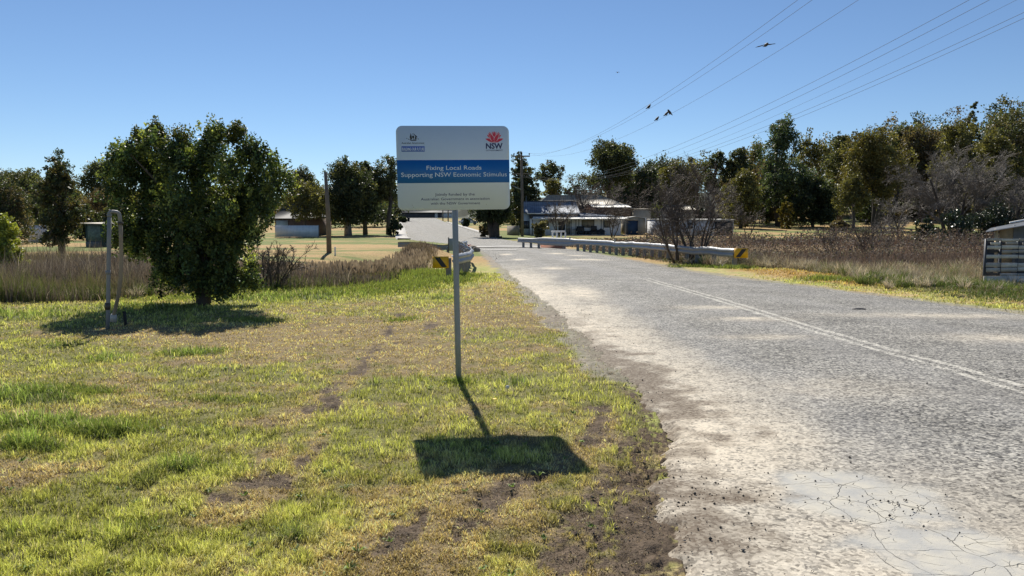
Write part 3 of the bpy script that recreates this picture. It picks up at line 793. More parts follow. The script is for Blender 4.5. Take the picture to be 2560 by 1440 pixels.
# old bridge remains behind the rail
x_, y_ = 3.55, 58.0
z_ = hs(x_, y_) + .45
bp = thing('bridge_parapet', 'short white concrete rail frame with openings standing behind the guardrail', 'parapet', (x_, y_, z_ - .3))
b = MB().box(-.55, .50, -.1, .1, 0, .34)
for k in range(4): b.box(-.52 + k * .325, -.40 + k * .325, -.07, .07, .34, .95)
b.box(-.56, .51, -.09, .09, .95, 1.08)
b.build('frame', M_WPAINT, bp, bevel=.015)
# red brick of the abutment
m, nt, bs = nodes('brick')
tc = N(nt, 'TexCoord'); br = N(nt, 'TexBrick', Scale=4.0); br.inputs['Color1'].default_value = (.36, .13, .07, 1); br.inputs['Color2'].default_value = (.28, .10, .06, 1); br.inputs['Mortar'].default_value = (.34, .30, .26, 1)
mp = N(nt, 'Mapping'); mp.inputs['Rotation'].default_value = (math.radians(90), 0, 0)
nt.links.new(tc.outputs['Object'], mp.inputs[0]); nt.links.new(mp.outputs[0], br.inputs['Vector']); nt.links.new(br.outputs['Color'], bs.inputs['Base Color']); bs.inputs['Roughness'].default_value = .9
M_BRICK = m
xa, ya = pg(1382, 621)
ba = thing('bridge_abutment', 'low red brick bridge abutment under the thick middle of the guardrail', 'abutment', (xa, ya, hs(xa, ya)), math.radians(118))
MB().box(-1.5, 1.5, -.15, .15, -.5, .30).build('brick_face', M_BRICK, ba)
MB().box(-1.56, 1.56, -.19, .19, .302, .36).build('coping', M_CONC, ba, bevel=.01)
# concrete joint across the road at the bridge
for k_, yj in enumerate((float(pg(1300, 618.5)[1]), float(pg(1300, 627)[1]))):
    xl, xr = float(road_l(yj)) + .1, float(road_r(yj)) - .2
    xs = np.linspace(xl, xr if k_ == 0 else xl + 2.2, 24)
    w_ = .85 if k_ == 0 else .3
    V = np.array([(x, yj + s * w_ + .12 * (vnoise(np.array([x * 3.]), np.array([s * 5.]), 4)[0] - .5), hr(yj) + .012 + .045 * math.sin(math.pi * (x - road_l(yj)) / (road_r(yj) - road_l(yj))) + .035) for x in xs for s in (-1, 1)])
    kk = np.arange(23) * 2
    tag(link('bridge_joint', mesh_np('bridge_joint', V, [np.stack([kk, kk + 2, kk + 3, kk + 1], 1)]), simple('pale_joint', (.60, .58, .54), .9, 0, .25, 2)), kind='structure')
# board on the far left of the bridge
x_, y_ = P(1123, 600, 44.5)[0], 44.5
wb = thing('hazard_board', 'grey back of a warning board behind the sign post at the bridge', 'board', (x_, y_, hs(x_, y_)))
MB().box(-.02, .43, -.012, .012, .42, 1.15).build('board', M_GALV, wb, bevel=.004)
MB().box(-.07, -.02, -.04, .04, -.2, 1.22).build('post', M_WOODPOLE, wb)
MB().box(.44, .50, -.04, .04, -.2, .95).build('post', M_WOODPOLE, wb)
# red drum lid and boulders
x_, y_ = on_ground(1172, 624)
rb = thing('bucket', 'small red bucket standing by the left end of the bridge', 'bucket', (x_, y_, hs(x_, y_)))
MB().tube([(0, 0, 0), (0, 0, .30), (0, 0, .32)], [.13, .165, .165], 14).build('body', simple('red_plastic', (.55, .02, .02), .4), rb, True)
MB().tube([(0, 0, .302), (0, 0, .33)], [.175, .175], 14).build('rim', M_RED, rb)
def rock(name, loc, s, lab, seed, m_):
    r = np.random.default_rng(seed); b = MB(); b.ball((0, 0, s[2] * .5), s, 14, 9)
    V = b.V[0]; f = 1 + .35 * (fbm(V[:, 0] * 3 + V[:, 2], V[:, 1] * 3 + seed, 2.2, 3, seed) - .5) * 2
    b.V[0] = V * f[:, None]
    o = b.build(name, m_, None); o.location = loc
    return tag(o, lab, 'rock', 'rocks beside the bridge')
M_ROCK = simple('field_stone', (.27, .22, .17), .9, 0, .3, 5, .5)
x_, y_ = on_ground(1180, 627); rock('boulder', (x_, y_, hs(x_, y_)), (.32, .28, .22), 'brown boulder beside the red bucket at the bridge', 2, M_ROCK)
x_, y_ = on_ground(1192, 629); rock('boulder', (x_, y_, hs(x_, y_)), (.24, .22, .2), 'smaller grey boulder nearest the road at the bridge', 5, M_ROCK)

# ------------------------------------------------------------------ standpipe and stake
PY = float(G(269, 820)[1])
x0 = float(G(269, 820)[0])
def pp(px, py, dy=0): return (XA(px, PY) * 1.0 + 0, PY + dy, ZA(py, PY))
def pw(px, py, dy=0):
    a = P(px, py, PY + dy); return (float(a[0]), PY + dy, float(a[2]))
pipe = thing('standpipe', 'tall upside-down U of grey and brown plastic pipe standing in the lawn', 'pipe', (x0, PY, hs(x0, PY)))
pinv = Matrix.Translation((-x0, -PY, -hs(x0, PY)))
def loc_(pts): return [tuple(pinv @ Vector(p)) for p in pts]
M_PVC = simple('grey_pvc', (.22, .225, .23), .6, 0, .12, 4); M_PVCB = simple('stained_pvc', (.29, .235, .17), .6, 0, .25, 3); M_BRASS = simple('dark_fitting', (.07, .06, .05), .5, .2, .2, 8)
up = [pw(269, 826), pw(270, 780), pw(271, 700), pw(272, 620), pw(273.5, 540)]
MB().tube(loc_(up), .031, 14).build('riser', M_PVC, pipe, True)
top = [pw(273.5, 545), pw(273.5, 533), pw(277, 529), pw(284, 529.3, .03), pw(292, 530.5, .06), pw(297, 533.5, .08), pw(299.5, 541, .09), pw(301, 560, .1)]
MB().tube(loc_(top), .030, 14).build('top_bend', M_PVC, pipe, True)
dn = [pw(301, 556, .1), pw(302.5, 600, .12), pw(303.5, 650, .14), pw(302, 690, .16), pw(297, 735, .2), pw(290, 765, .24), pw(284, 790, .28), pw(283, 800, .3)]
MB().tube(loc_(dn), .030, 14).build('downpipe', M_PVCB, pipe, True)
for px_, a_, c_, r_, mm in ((270.4, 676, 686, .039, M_PVC), (269.4, 757, 774, .043, M_BRASS), (273.3, 536, 542, .036, M_PVC)):
    MB().tube(loc_([pw(px_, a_), pw(px_, c_)]), r_, 14).build('coupling', mm, pipe, True)
MB().tube(loc_([pw(301, 555, .1), pw(301.2, 561, .1)]), .046, 14).build('coupling', M_BRASS, pipe, True)
MB().tube(loc_([pw(284.5, 786, .28), pw(283, 803, .3)]), [.045, .06], 10).build('concrete_collar', M_CONC, pipe, True)
a, b = P(310, 773, PY + .35), P(316, 809, PY + .35)
st = MB().beam((0, 0, -.1), (-(b - a)[0], 0, (a - b)[2]), .05, .03).build('stake', simple('dark_steel', (.03, .028, .026), .7, .3))
st.location = (float(b[0]), PY + .35, hs(float(b[0]), PY + .35)); tag(st, 'short dark leaning steel stake beside the plastic pipe', 'stake')

# ------------------------------------------------------------------ poles, wires, birds
PYD = 100.0
pbx = float(XA(1305.5, PYD)); pz0 = hs(pbx, PYD)
pole = thing('power_pole', 'tall grey timber power pole with crossarm and insulators by the cottage', 'power pole', (pbx, PYD, pz0))
ptop = ZA(386, PYD) - pz0
MB().tube([(0, 0, -.5), (0, 0, ptop * .5), (-.12, 0, ptop)], [.21, .175, .13], 12).build('pole', M_WOODPOLE, pole, True)
armz = ZA(391, PYD) - pz0
MB().box(-1.15, .98, -.26, -.14, armz - .07, armz + .08).build('crossarm', M_WOODPOLE, pole)
for s_ in (-.6, .45): MB().beam((s_, -.16, armz - .05), (-.08, -.16, armz - .75), .05, .03).build('arm_brace', M_GALV, pole)
INS = []
for xi, zi in ((-1.08, armz + .08), (-.1, ptop), (.9, armz + .08)):
    MB().tube([(xi, -.2, zi), (xi, -.2, zi + .12), (xi, -.2, zi + .14), (xi, -.2, zi + .30), (xi, -.2, zi + .34)], [.03, .03, .085, .075, .03], 10).build('insulator', M_DARK, pole, True)
    INS.append((pbx + xi, PYD - .2, pz0 + zi + .32))
lz = ZA(434, PYD) - pz0
MB().box(-1.35, 1.1, .22, .34, lz - .06, lz + .06).build('lower_crossarm', M_WOODPOLE, pole)
MB().beam((-.1, -.15, ZA(474, PYD) - pz0), (-1.25, -.3, ZA(465, PYD) - pz0), .14, .10).build('side_arm', M_GALV, pole)
M_WIRE = simple('wire', (.16, .165, .18), .9, 0, .1, 3, 0, .1)
def wire(start, xe, ye_px, ze, pts, lab, r=.006, grp='overhead wires'):
    """pts: photo pixels along the wire; the wire runs in plan from start to the point seen at (xe,ye_px) when its height is ze"""
    u, yy, zz = ray(xe, ye_px); t = (ze - HC) / zz; E = np.array((u * t, yy * t))
    S = np.array(start); d = E - S[:2]
    xs, zs = [S[1]], [S[2]]
    for px, py in pts + [(xe, ye_px)]:
        u, yy, zz = ray(px, py); k = u / yy
        s = (S[0] - k * S[1]) / (k * d[1] - d[0])
        Y = S[1] + s * d[1]; xs.append(Y); zs.append(HC + zz / yy * Y)
    w_ = np.ones(len(xs)); w_[0] = 3
    cf = np.polyfit(xs, zs, 2, w=w_)
    off_ = S[2] - np.polyval(cf, S[1])
    Y = np.r_[np.linspace(S[1], 30, 40), np.linspace(29, -6, 36)]
    X = S[0] + (Y - S[1]) / d[1] * d[0]
    Z = np.polyval(cf, Y) + off_ * np.clip((Y - S[1] + 12) / 12, 0, 1)
    o = MB().tube(np.stack([X, Y, Z], 1), r, 5).build('overhead_wire', M_WIRE, None, True)
    tag(o, lab, 'wire', grp)
    def at(px):
        k = (px - 1280) / F / 1.0
        u, yy, _ = ray(px, 300); k = float(u / yy)
        s = (S[0] - k * S[1]) / (k * d[1] - d[0]); Yp = S[1] + s * d[1]
        return np.array((S[0] + s * d[0], Yp, np.polyval(cf, Yp)))
    return at
WA = wire(INS[0], 1990, 0, 8.6, [(1450, 352), (1560, 307), (1690, 217), (1830, 119)], 'thin overhead wire at the left of the upper three in the sky')
WB = wire(INS[1], 2030, 0, 8.8, [(1470, 350), (1621, 276), (1750, 192), (1890, 97)], 'thin overhead wire with one bird, middle of the upper three')
WC = wire(INS[2], 2135, 0, 8.6, [(1450, 377), (1560, 341), (1657, 298), (1790, 229), (1925, 138)], 'thin overhead wire with three birds on it below the flying bird')
low = [(2419, 0, [(2125, 158), (1853, 294), (1654, 380), (1450, 441)], 'uppermost of the five lower wires sagging right of the pole'),
       (2466, 0, [(2180, 152), (1900, 289), (1680, 383), (1455, 444)], 'second of the five lower wires counted from the top'),
       (2500, 8, [(2230, 160), (1960, 285), (1700, 388), (1460, 446)], 'faintest middle wire of the five lower wires'),
       (2558, 27, [(2290, 160), (1973, 290), (1740, 385), (1465, 446)], 'fourth of the five lower wires, passing the tall tree'),
       (2558, 45, [(2290, 172), (1975, 298), (1740, 392), (1470, 449)], 'lowest of the five lower wires, passing the tall tree')]
for k, (xe, ye, pts, lab) in enumerate(low):
    wire((pbx - 1.3 + .58 * k, PYD + .28, pz0 + lz + .08), xe, ye, 7.6, pts, lab, .006 if k != 2 else .004, 'low voltage wires')
M_BIRD = simple('dark_feathers', (.035, .035, .04), .7, 0, .3, 30)
def perched(p, lab, face=1, s=1.0):
    b = MB().tube(np.array([(-.24 * face, 0, -.02), (-.15 * face, 0, .03), (-.06 * face, 0, .09), (.02 * face, 0, .15), (.055 * face, 0, .20), (.08 * face, 0, .235), (.105 * face, 0, .24), (.15 * face, 0, .23)]) * s, np.array([.012, .03, .07, .075, .05, .045, .03, .006]) * s, 10)
    b.tube(np.array([(0, .02, .09), (0, .02, 0)]) * s, .008 * s, 5); b.tube(np.array([(0, -.02, .09), (0, -.02, 0)]) * s, .008 * s, 5)
    o = b.build('bird', M_BIRD, None, True); o.location = p
    o.rotation_euler = (0, 0, .5)
    return tag(o, lab, 'bird', 'birds on the wires')
perched(WB(1622), 'lone dark bird perched on the middle upper wire', 1, .95)
perched(WC(1643), 'lowest of three dark birds perched on one wire', 1, .95)
perched(WC(1666), 'middle of three dark birds perched on one wire', 1, .95)
perched(WC(1673), 'highest of three dark birds perched on one wire', -1, 1.0)
fb = P(1915, 113, 26.0)
b = MB().tube([(-.02, .16, 0), (0, .1, .0), (.0, 0, .01), (.0, -.1, .01), (0, -.15, .02), (0, -.2, .015)], [.01, .035, .055, .045, .035, .006], 10)
for s_ in (-1, 1):
    b.tube([(s_ * .03, .0, .02), (s_ * .14, -.02, .0 + .02 * s_), (s_ * .26, .01, .0 + .045 * s_), (s_ * .34, .06, -.005 + .06 * s_)], [.07, .08, .06, .008], 8, flat=(1, .12))
b.add([(-.03, .14, .005), (.03, .14, .005), (.05, .26, .005), (-.05, .26, .005)], [(0, 1, 2, 3)])
fo = b.build('bird', M_BIRD, None, True); fo.location = fb
tag(fo, 'dark bird gliding with spread wings high in the sky', 'bird')
db = P(1544, 181, 60.0)
b = MB().tube([(0, .1, 0), (0, 0, 0), (0, -.1, 0)], [.01, .05, .01], 6)
for s_ in (-1, 1): b.tube([(0, 0, 0), (s_ * .1, 0, .04), (s_ * .18, 0, .0)], [.04, .04, .01], 6, flat=(1, .2))
fo = b.build('bird', M_BIRD, None, True); fo.location = db
tag(fo, 'tiny far bird alone in the open sky right of the sign', 'bird')
# old leaning pole in the paddock and small posts
x_, y_ = on_ground(823, 632)
ph = ZA(430, y_) - hs(x_, y_)
o = MB().tube([(0, 0, -.4), (-.02, 0, ph * .5), (-.13, 0, ph)], [.16, .135, .095], 12).build('old_pole', M_WOODPOLE, None, True)
o.location = (x_, y_, hs(x_, y_)); tag(o, 'old bare leaning timber pole standing alone in the paddock', 'pole')
x_, y_ = on_ground(838, 640)
o = MB().box(-.04, .04, -.03, .03, -.1, .48).build('marker_post', M_WPAINT, None, bevel=.008)
o.location = (x_, y_, hs(x_, y_)); tag(o, 'small white marker post in the paddock near the old pole', 'post')
# ------------------------------------------------------------------ buildings
M_TINBLUE = stripes('blue_grey_roof_sheet', (.17, .21, .27), (.22, .26, .33), 0, 3.2, .7, .0, .5, .35)
M_TINTAN = stripes('tan_roof_sheet', (.30, .26, .20), (.35, .31, .24), 0, 3.0, .55, .1, .5, .25)
M_TINWHITE = stripes('pale_roof_sheet', (.66, .65, .60), (.74, .73, .68), 0, 3.0, .6, .0, .5, .15)
M_TINDARK = stripes('dark_roof_sheet', (.04, .045, .052), (.07, .077, .09), 0, 5.5, .7, .0, .5, .3)
M_WALLW = stripes('white_sheet_wall', (.86, .86, .85), (.90, .90, .89), 0, 1.2, .8, 0, .2, .2)
M_WALLB = stripes('pale_blue_boards', (.42, .50, .56), (.50, .58, .64), 2, 5.5, .7, 0, .2, .2)
M_BEIGE = stripes('beige_sheet_wall', (.36, .32, .25), (.42, .375, .30), 0, 5.0, .6, 0, .4, .2)
M_ROLLER = stripes('navy_roller_door', (.035, .07, .13), (.05, .09, .16), 2, 9.0, .5, .1, .4, .2)
M_BROWNW = stripes('brown_boards', (.16, .10, .065), (.20, .13, .085), 2, 5, .8, 0, .2, .3)
M_DKTIMBER = simple('dark_trim', (.035, .04, .05), .6, 0, .2, 4)
M_GLASS = simple('window_glass', (.05, .06, .07), .08, 0, .4, 1.5, 0, .8)
M_GLASSC = simple('curtained_glass', (.30, .27, .22), .25, 0, .3, 2, 0, .6)
M_FENCEW = stripes('white_fence_sheet', (.60, .64, .68), (.70, .74, .78), 0, 5.0, .45, .1, .4, .12)
M_FENCEG = stripes('grey_palings', (.22, .20, .17), (.30, .275, .24), 0, 8.0, .9, 0, .3, .35)
M_DKBRICK = simple('dark_brick', (.15, .10, .085), .9, 0, .3, 6, .3)
M_GREENW = stripes('old_green_boards', (.045, .075, .075), (.075, .115, .11), 0, 4, .85, 0, .3, .5)

def bld(name, px, Y, label, cat='house', rz=0.0, zoff=0.0):
    x = float(XA(px, Y)); z = hs(x, Y) + zoff
    t = thing(name, label, cat, (x, Y, z), rz)
    s = Y / F
    return t, (lambda q: (q - px) * s), (lambda q: ZA(q, Y) - z)
def window(parent, x0, x1, z0, z1, y, glass=M_GLASS, frame=M_DKTIMBER, fw=.06, mull=True):
    b = MB()
    b.box(x0 - fw, x0, y - .05, y, z0 - fw, z1 + fw).box(x1, x1 + fw, y - .05, y, z0 - fw, z1 + fw)
    b.box(x0, x1, y - .05, y, z0 - fw, z0).box(x0, x1, y - .05, y, z1, z1 + fw)
    if mull: b.box((x0 + x1) / 2 - .03, (x0 + x1) / 2 + .03, y - .04, y, z0, z1)
    w = b.build('window', frame, parent)
    MB().box(x0, x1, y - .022, y - .004, z0, z1).build('pane', glass, w)
    return w
def sheet(poly, th=.06):
    """thin sloping slab from 4 corner points (top face), thickened downward"""
    p = np.array(poly, float); d = np.array((0, 0, -th))
    n = len(p); i = np.arange(n); j = (i + 1) % n
    return np.concatenate([p, p + d]), [np.stack([i, j, j + n, i + n], 1), i[None], (i + n)[::-1][None]]

# --- white cottage with the long verandah
t, X, Z = bld('cottage', 1430, 106, 'white single storey cottage with blue-grey tin roof and long open verandah')
w0, w1, wy = X(1326), X(1557), 2.2
zb = 0.0; zv = Z(547)
MB().box(w0, w1, wy, wy + 6, -.3, zv + .25).build('wall', M_WALLW, t)
MB().box(X(1309), w0 - .002, wy + .4, wy + 6.5, -.3, Z(531)).build('side_wall', M_WALLB, t)
for a in (1313.5, 1320): window(t, X(a) - .16, X(a) + .2, Z(571), Z(553), wy + .4, M_GLASS, M_DKTIMBER, .05, False)
rz0, rz1 = Z(531), Z(501)
b = MB(); V, fs = sheet([(X(1307), wy - .1, rz0), (X(1453), wy - .1, rz0), (X(1446), wy + 3.4, rz1), (X(1311), wy + 3.4, rz1)]); b.add(V, fs)
V, fs = sheet([(X(1311), wy + 3.4, rz1), (X(1446), wy + 3.4, rz1), (X(1453), wy + 6.9, rz0), (X(1307), wy + 6.9, rz0)]); b.add(V, fs)
rf = b.build('roof', M_TINBLUE, t)
MB().tube([(X(1311), wy + 3.4, rz1 + .02), (X(1446), wy + 3.4, rz1 + .02)], .09, 8).build('ridge_cap', M_TINDARK, rf)
MB().add(np.array([(X(1452), wy - .05, rz0 - .08), (X(1452), wy + 6.85, rz0 - .08), (X(1446) , wy + 3.4, rz1 - .08)]), [(0, 1, 2)]).add(np.array([(X(1308), wy - .05, rz0 - .08), (X(1308), wy + 6.85, rz0 - .08), (X(1311), wy + 3.4, rz1 - .08)]), [(0, 2, 1)]).build('gable', M_WALLB, t)
MB().box(X(1318), X(1452), wy - .26, wy - .12, Z(534.5), Z(532)).build('gutter', M_WPAINT, t)
MB().box(w0 - .1, X(1452), wy - .1, wy - .003, zv + .05, Z(534.8)).build('fascia', M_DKTIMBER, t)
b = MB(); V, fs = sheet([(X(1452), wy - .4, Z(538.5)), (X(1545), wy - .4, Z(539.5)), (X(1538), wy + 4, Z(535)), (X(1455), wy + 4, Z(529))]); b.add(V, fs); b.build('back_roof', M_TINBLUE, t)
b = MB(); V, fs = sheet([(X(1330), wy - 1.9, Z(546)), (X(1571), wy - 1.9, Z(547)), (X(1560), wy + .02, Z(540.5)), (X(1335), wy + .02, Z(541))], .05); b.add(V, fs)
vr = b.build('verandah_roof', M_TINWHITE, t)
MB().box(X(1330), X(1571), wy - 2.04, wy - 1.91, Z(548.4), Z(546.4)).build('gutter', M_WPAINT, vr)
for a in (1331, 1390, 1447, 1508, 1569): MB().box(X(a) - .05, X(a) + .05, wy - 1.85, wy - 1.75, -.2, Z(548) + .02).build('verandah_post', M_DKTIMBER, t)
MB().box(X(1328), X(1572), wy - 1.9, wy - .003, -.3, .06).build('verandah_floor', M_CONC, t)
for a in (1421, 1430.5, 1442.5, 1507): MB().box(X(a) - .04, X(a) + .04, wy - .035, wy, 0.06, zv - .05).build('wall_batten', M_DKTIMBER, t)
d_ = MB().box(X(1398), X(1415), wy - .04, wy - .003, .06, Z(552)).build('door', M_DKTIMBER, t)
MB().ball((X(1413), wy - .07, 1.0), .04).build('handle', M_GALV, d_)
d_ = MB().box(X(1417), X(1428), wy - .045, wy - .003, .06, Z(552)).build('screen_door', M_GLASSC, t)
window(t, X(1458), X(1488), Z(568), Z(550.5), wy, M_GLASSC)
window(t, X(1515), X(1529), Z(568), Z(552), wy, M_GLASSC)
window(t, X(1352), X(1372), Z(570), Z(552), wy, M_GLASSC)
ant = MB().tube([(X(1316.5), wy + 2, Z(540)), (X(1316.5), wy + 2, Z(487))], .03, 6)
ant.build('mast', M_GALV, t)
COTT = (X, Z, wy, t.location.copy())
def put(px, dy): return (t.location[0] + X(px), t.location[1] + wy + dy, t.location[2])
def furniture(name, label, cat, loc):
    return thing(name, label, cat, loc)
l = put(1436, -1.1)
q = furniture('table', 'low dark table on the cottage verandah beside the barbecue', 'table', (*l[:2], l[2] + .06))
MB().box(-.65, .65, -.35, .35, .68, .74).build('tabletop', M_DKTIMBER, q)
for a in (-.58, .58):
    for c_ in (-.28, .28): MB().box(a - .03, a + .03, c_ - .03, c_ + .03, 0, .68).build('leg', M_DKTIMBER, q)
l = put(1452, -1.1)
q = furniture('barbecue', 'black hooded barbecue trolley on the cottage verandah', 'barbecue', (*l[:2], l[2] + .06))
MB().box(-.55, .55, -.3, .3, .55, .9).build('firebox', M_BLACK, q, bevel=.03)
MB().tube([(-.5, 0, .9), (.5, 0, .9)], [.32, .32], 12).build('hood', M_BLACK, q)
MB().box(-.95, -.56, -.25, .25, .82, .86).build('side_shelf', M_DKTIMBER, q)
MB().box(-.5, .5, -.27, .27, .12, .5).build('cabinet', M_BLACK, q)
for a in (-.4, .4): MB().tube([(a, -.28, .08), (a, .28, .08)], .08, 10).build('wheel', M_BLACK, q)
for px_, lab in ((1466, 'dark tub on the verandah floor beside the barbecue'), (1476, 'dark tub on the verandah floor under the window')):
    l = put(px_, -1.1); q = furniture('tub', lab, 'tub', (*l[:2], l[2] + .06))
    MB().tube([(0, 0, 0), (0, 0, .5)], [.26, .34], 12).build('body', M_BLACK, q)
    MB().tube([(0, 0, .501), (0, 0, .54)], [.37, .37], 12).build('rim', M_BLACK, q)
l = put(1487, -1.0)
q = furniture('armchair', 'dark high backed armchair against the white cottage wall', 'chair', (*l[:2], l[2] + .06))
MB().box(-.42, .42, -.35, .35, .18, .48).build('seat', M_BLACK, q, bevel=.05)
MB().box(-.42, .42, .2, .4, .48, 1.25).build('backrest', M_BLACK, q, bevel=.08)
for a in (-.5, .43): MB().box(a, a + .08, -.35, .3, .1, .7).build('armrest', M_BLACK, q, bevel=.03)
l = put(1504, -1.1)
q = furniture('dog_kennel', 'low dark dog kennel with pitched roof on the verandah', 'kennel', (*l[:2], l[2] + .06))
MB().box(-.5, .5, -.35, .35, 0, .5).build('body', M_DKTIMBER, q)
MB().prism([(-.62, .5), (.62, .5), (0, .9)], -.42, .42).build('roof', M_BLACK, q)
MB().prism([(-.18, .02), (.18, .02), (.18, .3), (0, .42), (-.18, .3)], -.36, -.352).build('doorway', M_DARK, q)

# --- tan hip-roofed house behind
t, X, Z = bld('house', 1480, 124, 'larger house with tan hipped roof rising behind the white cottage')
MB().box(X(1366), X(1590), 0, 9, -.5, Z(517.5)).build('wall', M_BROWNW, t)
ez, rz_ = Z(516), Z(484.5)
b = MB()
for quad in ([(X(1340), -.6, ez), (X(1572), -.6, ez), (X(1506), 4.6, rz_), (X(1372), 4.6, rz_)], [(X(1372), 4.6, rz_), (X(1506), 4.6, rz_), (X(1572), 9.8, ez), (X(1340), 9.8, ez)],
             [(X(1572), -.6, ez), (X(1572), 9.8, ez), (X(1506), 4.6, rz_)], [(X(1340), 9.8, ez), (X(1340), -.6, ez), (X(1372), 4.6, rz_)]):
    V, fs = sheet(quad, .1); b.add(V, fs)
b.build('roof', M_TINTAN, t)
b = MB(); V, fs = sheet([(X(1465), -4.2, Z(519)), (X(1567), -4.2, Z(519)), (X(1562), -.62, Z(511.5)), (X(1468), -.62, Z(511.5))], .1); b.add(V, fs); b.build('porch_roof', M_TINWHITE, t)
MB().box(X(1467), X(1566), -4.1, -3.9, -.5, Z(520.5)).build('porch_wall', M_BROWNW, t)
MB().prism([(X(1449), Z(526)), (X(1483), Z(526)), (X(1460), Z(510.5))], -5.2, -4.4).build('gable', simple('rust_boards', (.24, .12, .075), .8, 0, .2, 4), t)
MB().box(X(1452), X(1480), -5.1, -4.5, -.5, Z(526.2)).build('front_wall', M_BROWNW, t)
# grey-tan outbuilding
t, X, Z = bld('outbuilding', 1608, 120, 'plain tall beige outbuilding between the cottage and the bare trees', 'shed')
MB().box(X(1585), X(1626), 0, 6, -.5, Z(523)).build('wall', M_BEIGE, t)
b = MB(); V, fs = sheet([(X(1583), -.2, Z(523) + .05), (X(1628), -.2, Z(523) + .05), (X(1628), 6.3, Z(519)), (X(1583), 6.3, Z(519))], .06); b.add(V, fs); b.build('roof', M_TINTAN, t)
# --- garage with the navy roller door
t, X, Z = bld('garage', 1588, 109, 'beige metal garage with navy roller door next to the cottage', 'garage')
g1 = Z(545)
MB().box(X(1562), X(1565), 0, 7, -.4, g1).box(X(1594), X(1612), 0, 7, -.4, g1).box(X(1565), X(1594), 0, 7, Z(551.5), g1).box(X(1565), X(1594), .3, 7, -.4, Z(551.5)).build('wall', M_BEIGE, t)
MB().box(X(1565), X(1594), .12, .2, -.3, Z(551.5)).build('roller_door', M_ROLLER, t)
b = MB()
V, fs = sheet([(X(1559), -.2, g1 + .02), (X(1588), -.2, Z(540.5)), (X(1588), 7.2, Z(540.5)), (X(1559), 7.2, g1 + .02)], .06); b.add(V, fs)
V, fs = sheet([(X(1588), -.2, Z(540.5)), (X(1615), -.2, g1 + .02), (X(1615), 7.2, g1 + .02), (X(1588), 7.2, Z(540.5))], .06); b.add(V, fs)
b.build('roof', M_TINWHITE, t)
MB().prism([(X(1562), g1), (X(1612), g1), (X(1588), Z(541.5))], .01, .06).build('gable', M_BEIGE, t)
MB().tube([(X(1610.5), -.12, Z(546)), (X(1612.5), -.12, Z(548)), (X(1612.5), -.12, -.1)], .07, 8).build('downpipe', M_WPAINT, t)
# --- low white shed behind the bare tree
t, X, Z = bld('shed', 1735, 104, 'low pale sheet-metal shed with flat roof behind the bare trees', 'shed')
zt = Z(549.5)
MB().box(X(1640), X(1832), 0, 7, -.4, zt).build('wall', stripes('pale_wall', (.50, .52, .56), (.58, .60, .64), 0, 1.6, .7, 0, .2, .35), t)
b = MB(); V, fs = sheet([(X(1639), -.35, Z(548)), (X(1834), -.35, Z(548.5)), (X(1834), 7.2, Z(546)), (X(1639), 7.2, Z(545.5))], .09); b.add(V, fs); b.build('roof', M_TINWHITE, t)
MB().box(X(1663), X(1673), -.04, -.003, -.2, Z(560)).build('door', M_DKTIMBER, t)
window(t, X(1647.5), X(1650), Z(573), Z(561), -.003, M_GLASS, M_DKTIMBER, .05, False)
window(t, X(1718), X(1729), Z(571), Z(557), -.003, M_GLASS, M_DKTIMBER, .05)
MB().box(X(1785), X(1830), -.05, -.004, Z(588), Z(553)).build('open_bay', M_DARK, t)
# house hidden deep behind the bare trees
t, X, Z = bld('house', 1700, 140, 'pale roofed house glimpsed through the bare branches above the shed')
MB().box(X(1665), X(1735), 0, 6, -.6, Z(524)).build('wall', M_BEIGE, t)
b = MB(); V, fs = sheet([(X(1662), -.4, Z(524)), (X(1738), -.4, Z(524)), (X(1730), 3, Z(512)), (X(1670), 3, Z(512))], .1); b.add(V, fs)
V, fs = sheet([(X(1670), 3, Z(512)), (X(1730), 3, Z(512)), (X(1738), 6.4, Z(524)), (X(1662), 6.4, Z(524))], .1); b.add(V, fs); b.build('roof', M_TINTAN, t)
# fences near the cottage
def fence(name, label, pa, pb, Ya, Yb, hgt, m_, post_m=None, step=2.4, grp=None, board=True):
    xa, xb = float(XA(pa, Ya)), float(XA(pb, Yb)); L = math.hypot(xb - xa, Yb - Ya); a = math.atan2(Yb - Ya, xb - xa)
    z = min(hs(xa, Ya), hs(xb, Yb))
    f = thing(name, label, 'fence', (xa, Ya, z), a, grp)
    MB().box(0, L, -.02, .02, .04, hgt).build('panel', m_, f)
    for s in np.arange(0, L + .01, L / max(1, round(L / step))): MB().box(s - .05, s + .05, .022, .12, -.3, hgt + .06).build('post', post_m or M_POSTGREY, f)
    MB().box(0, L, .0225, .06, hgt * .8, hgt * .8 + .07).build('rail', post_m or M_POSTGREY, f)
    return f
fence('paling_fence', 'weathered grey paling fence beside the power pole and cottage', 1268, 1296, 108, 104, 1.35, M_FENCEG)
fence('paling_fence', 'dark brown fence between the garage and the pale shed', 1612, 1642, 124, 124, 1.7, M_BROWNW)
# --- small dog house in the paddock
x_, y_ = on_ground(1981, 564)
t = thing('dog_house', 'small red-brown hut with grey roof in the paddock under the tall tree', 'hut', (x_, y_, hs(x_, y_)), -.35)
MB().box(-.55, .55, -.6, .6, -.1, .8).build('body', simple('red_brown_boards', (.14, .05, .035), .8, 0, .3, 5), t)
MB().prism([(-.72, .78), (.72, .78), (0, 1.35)], -.7, .7, 'y').build('roof', M_GALV, t)
MB().box(-.22, .22, -.62, -.602, -.02, .5).build('doorway', M_DARK, t)

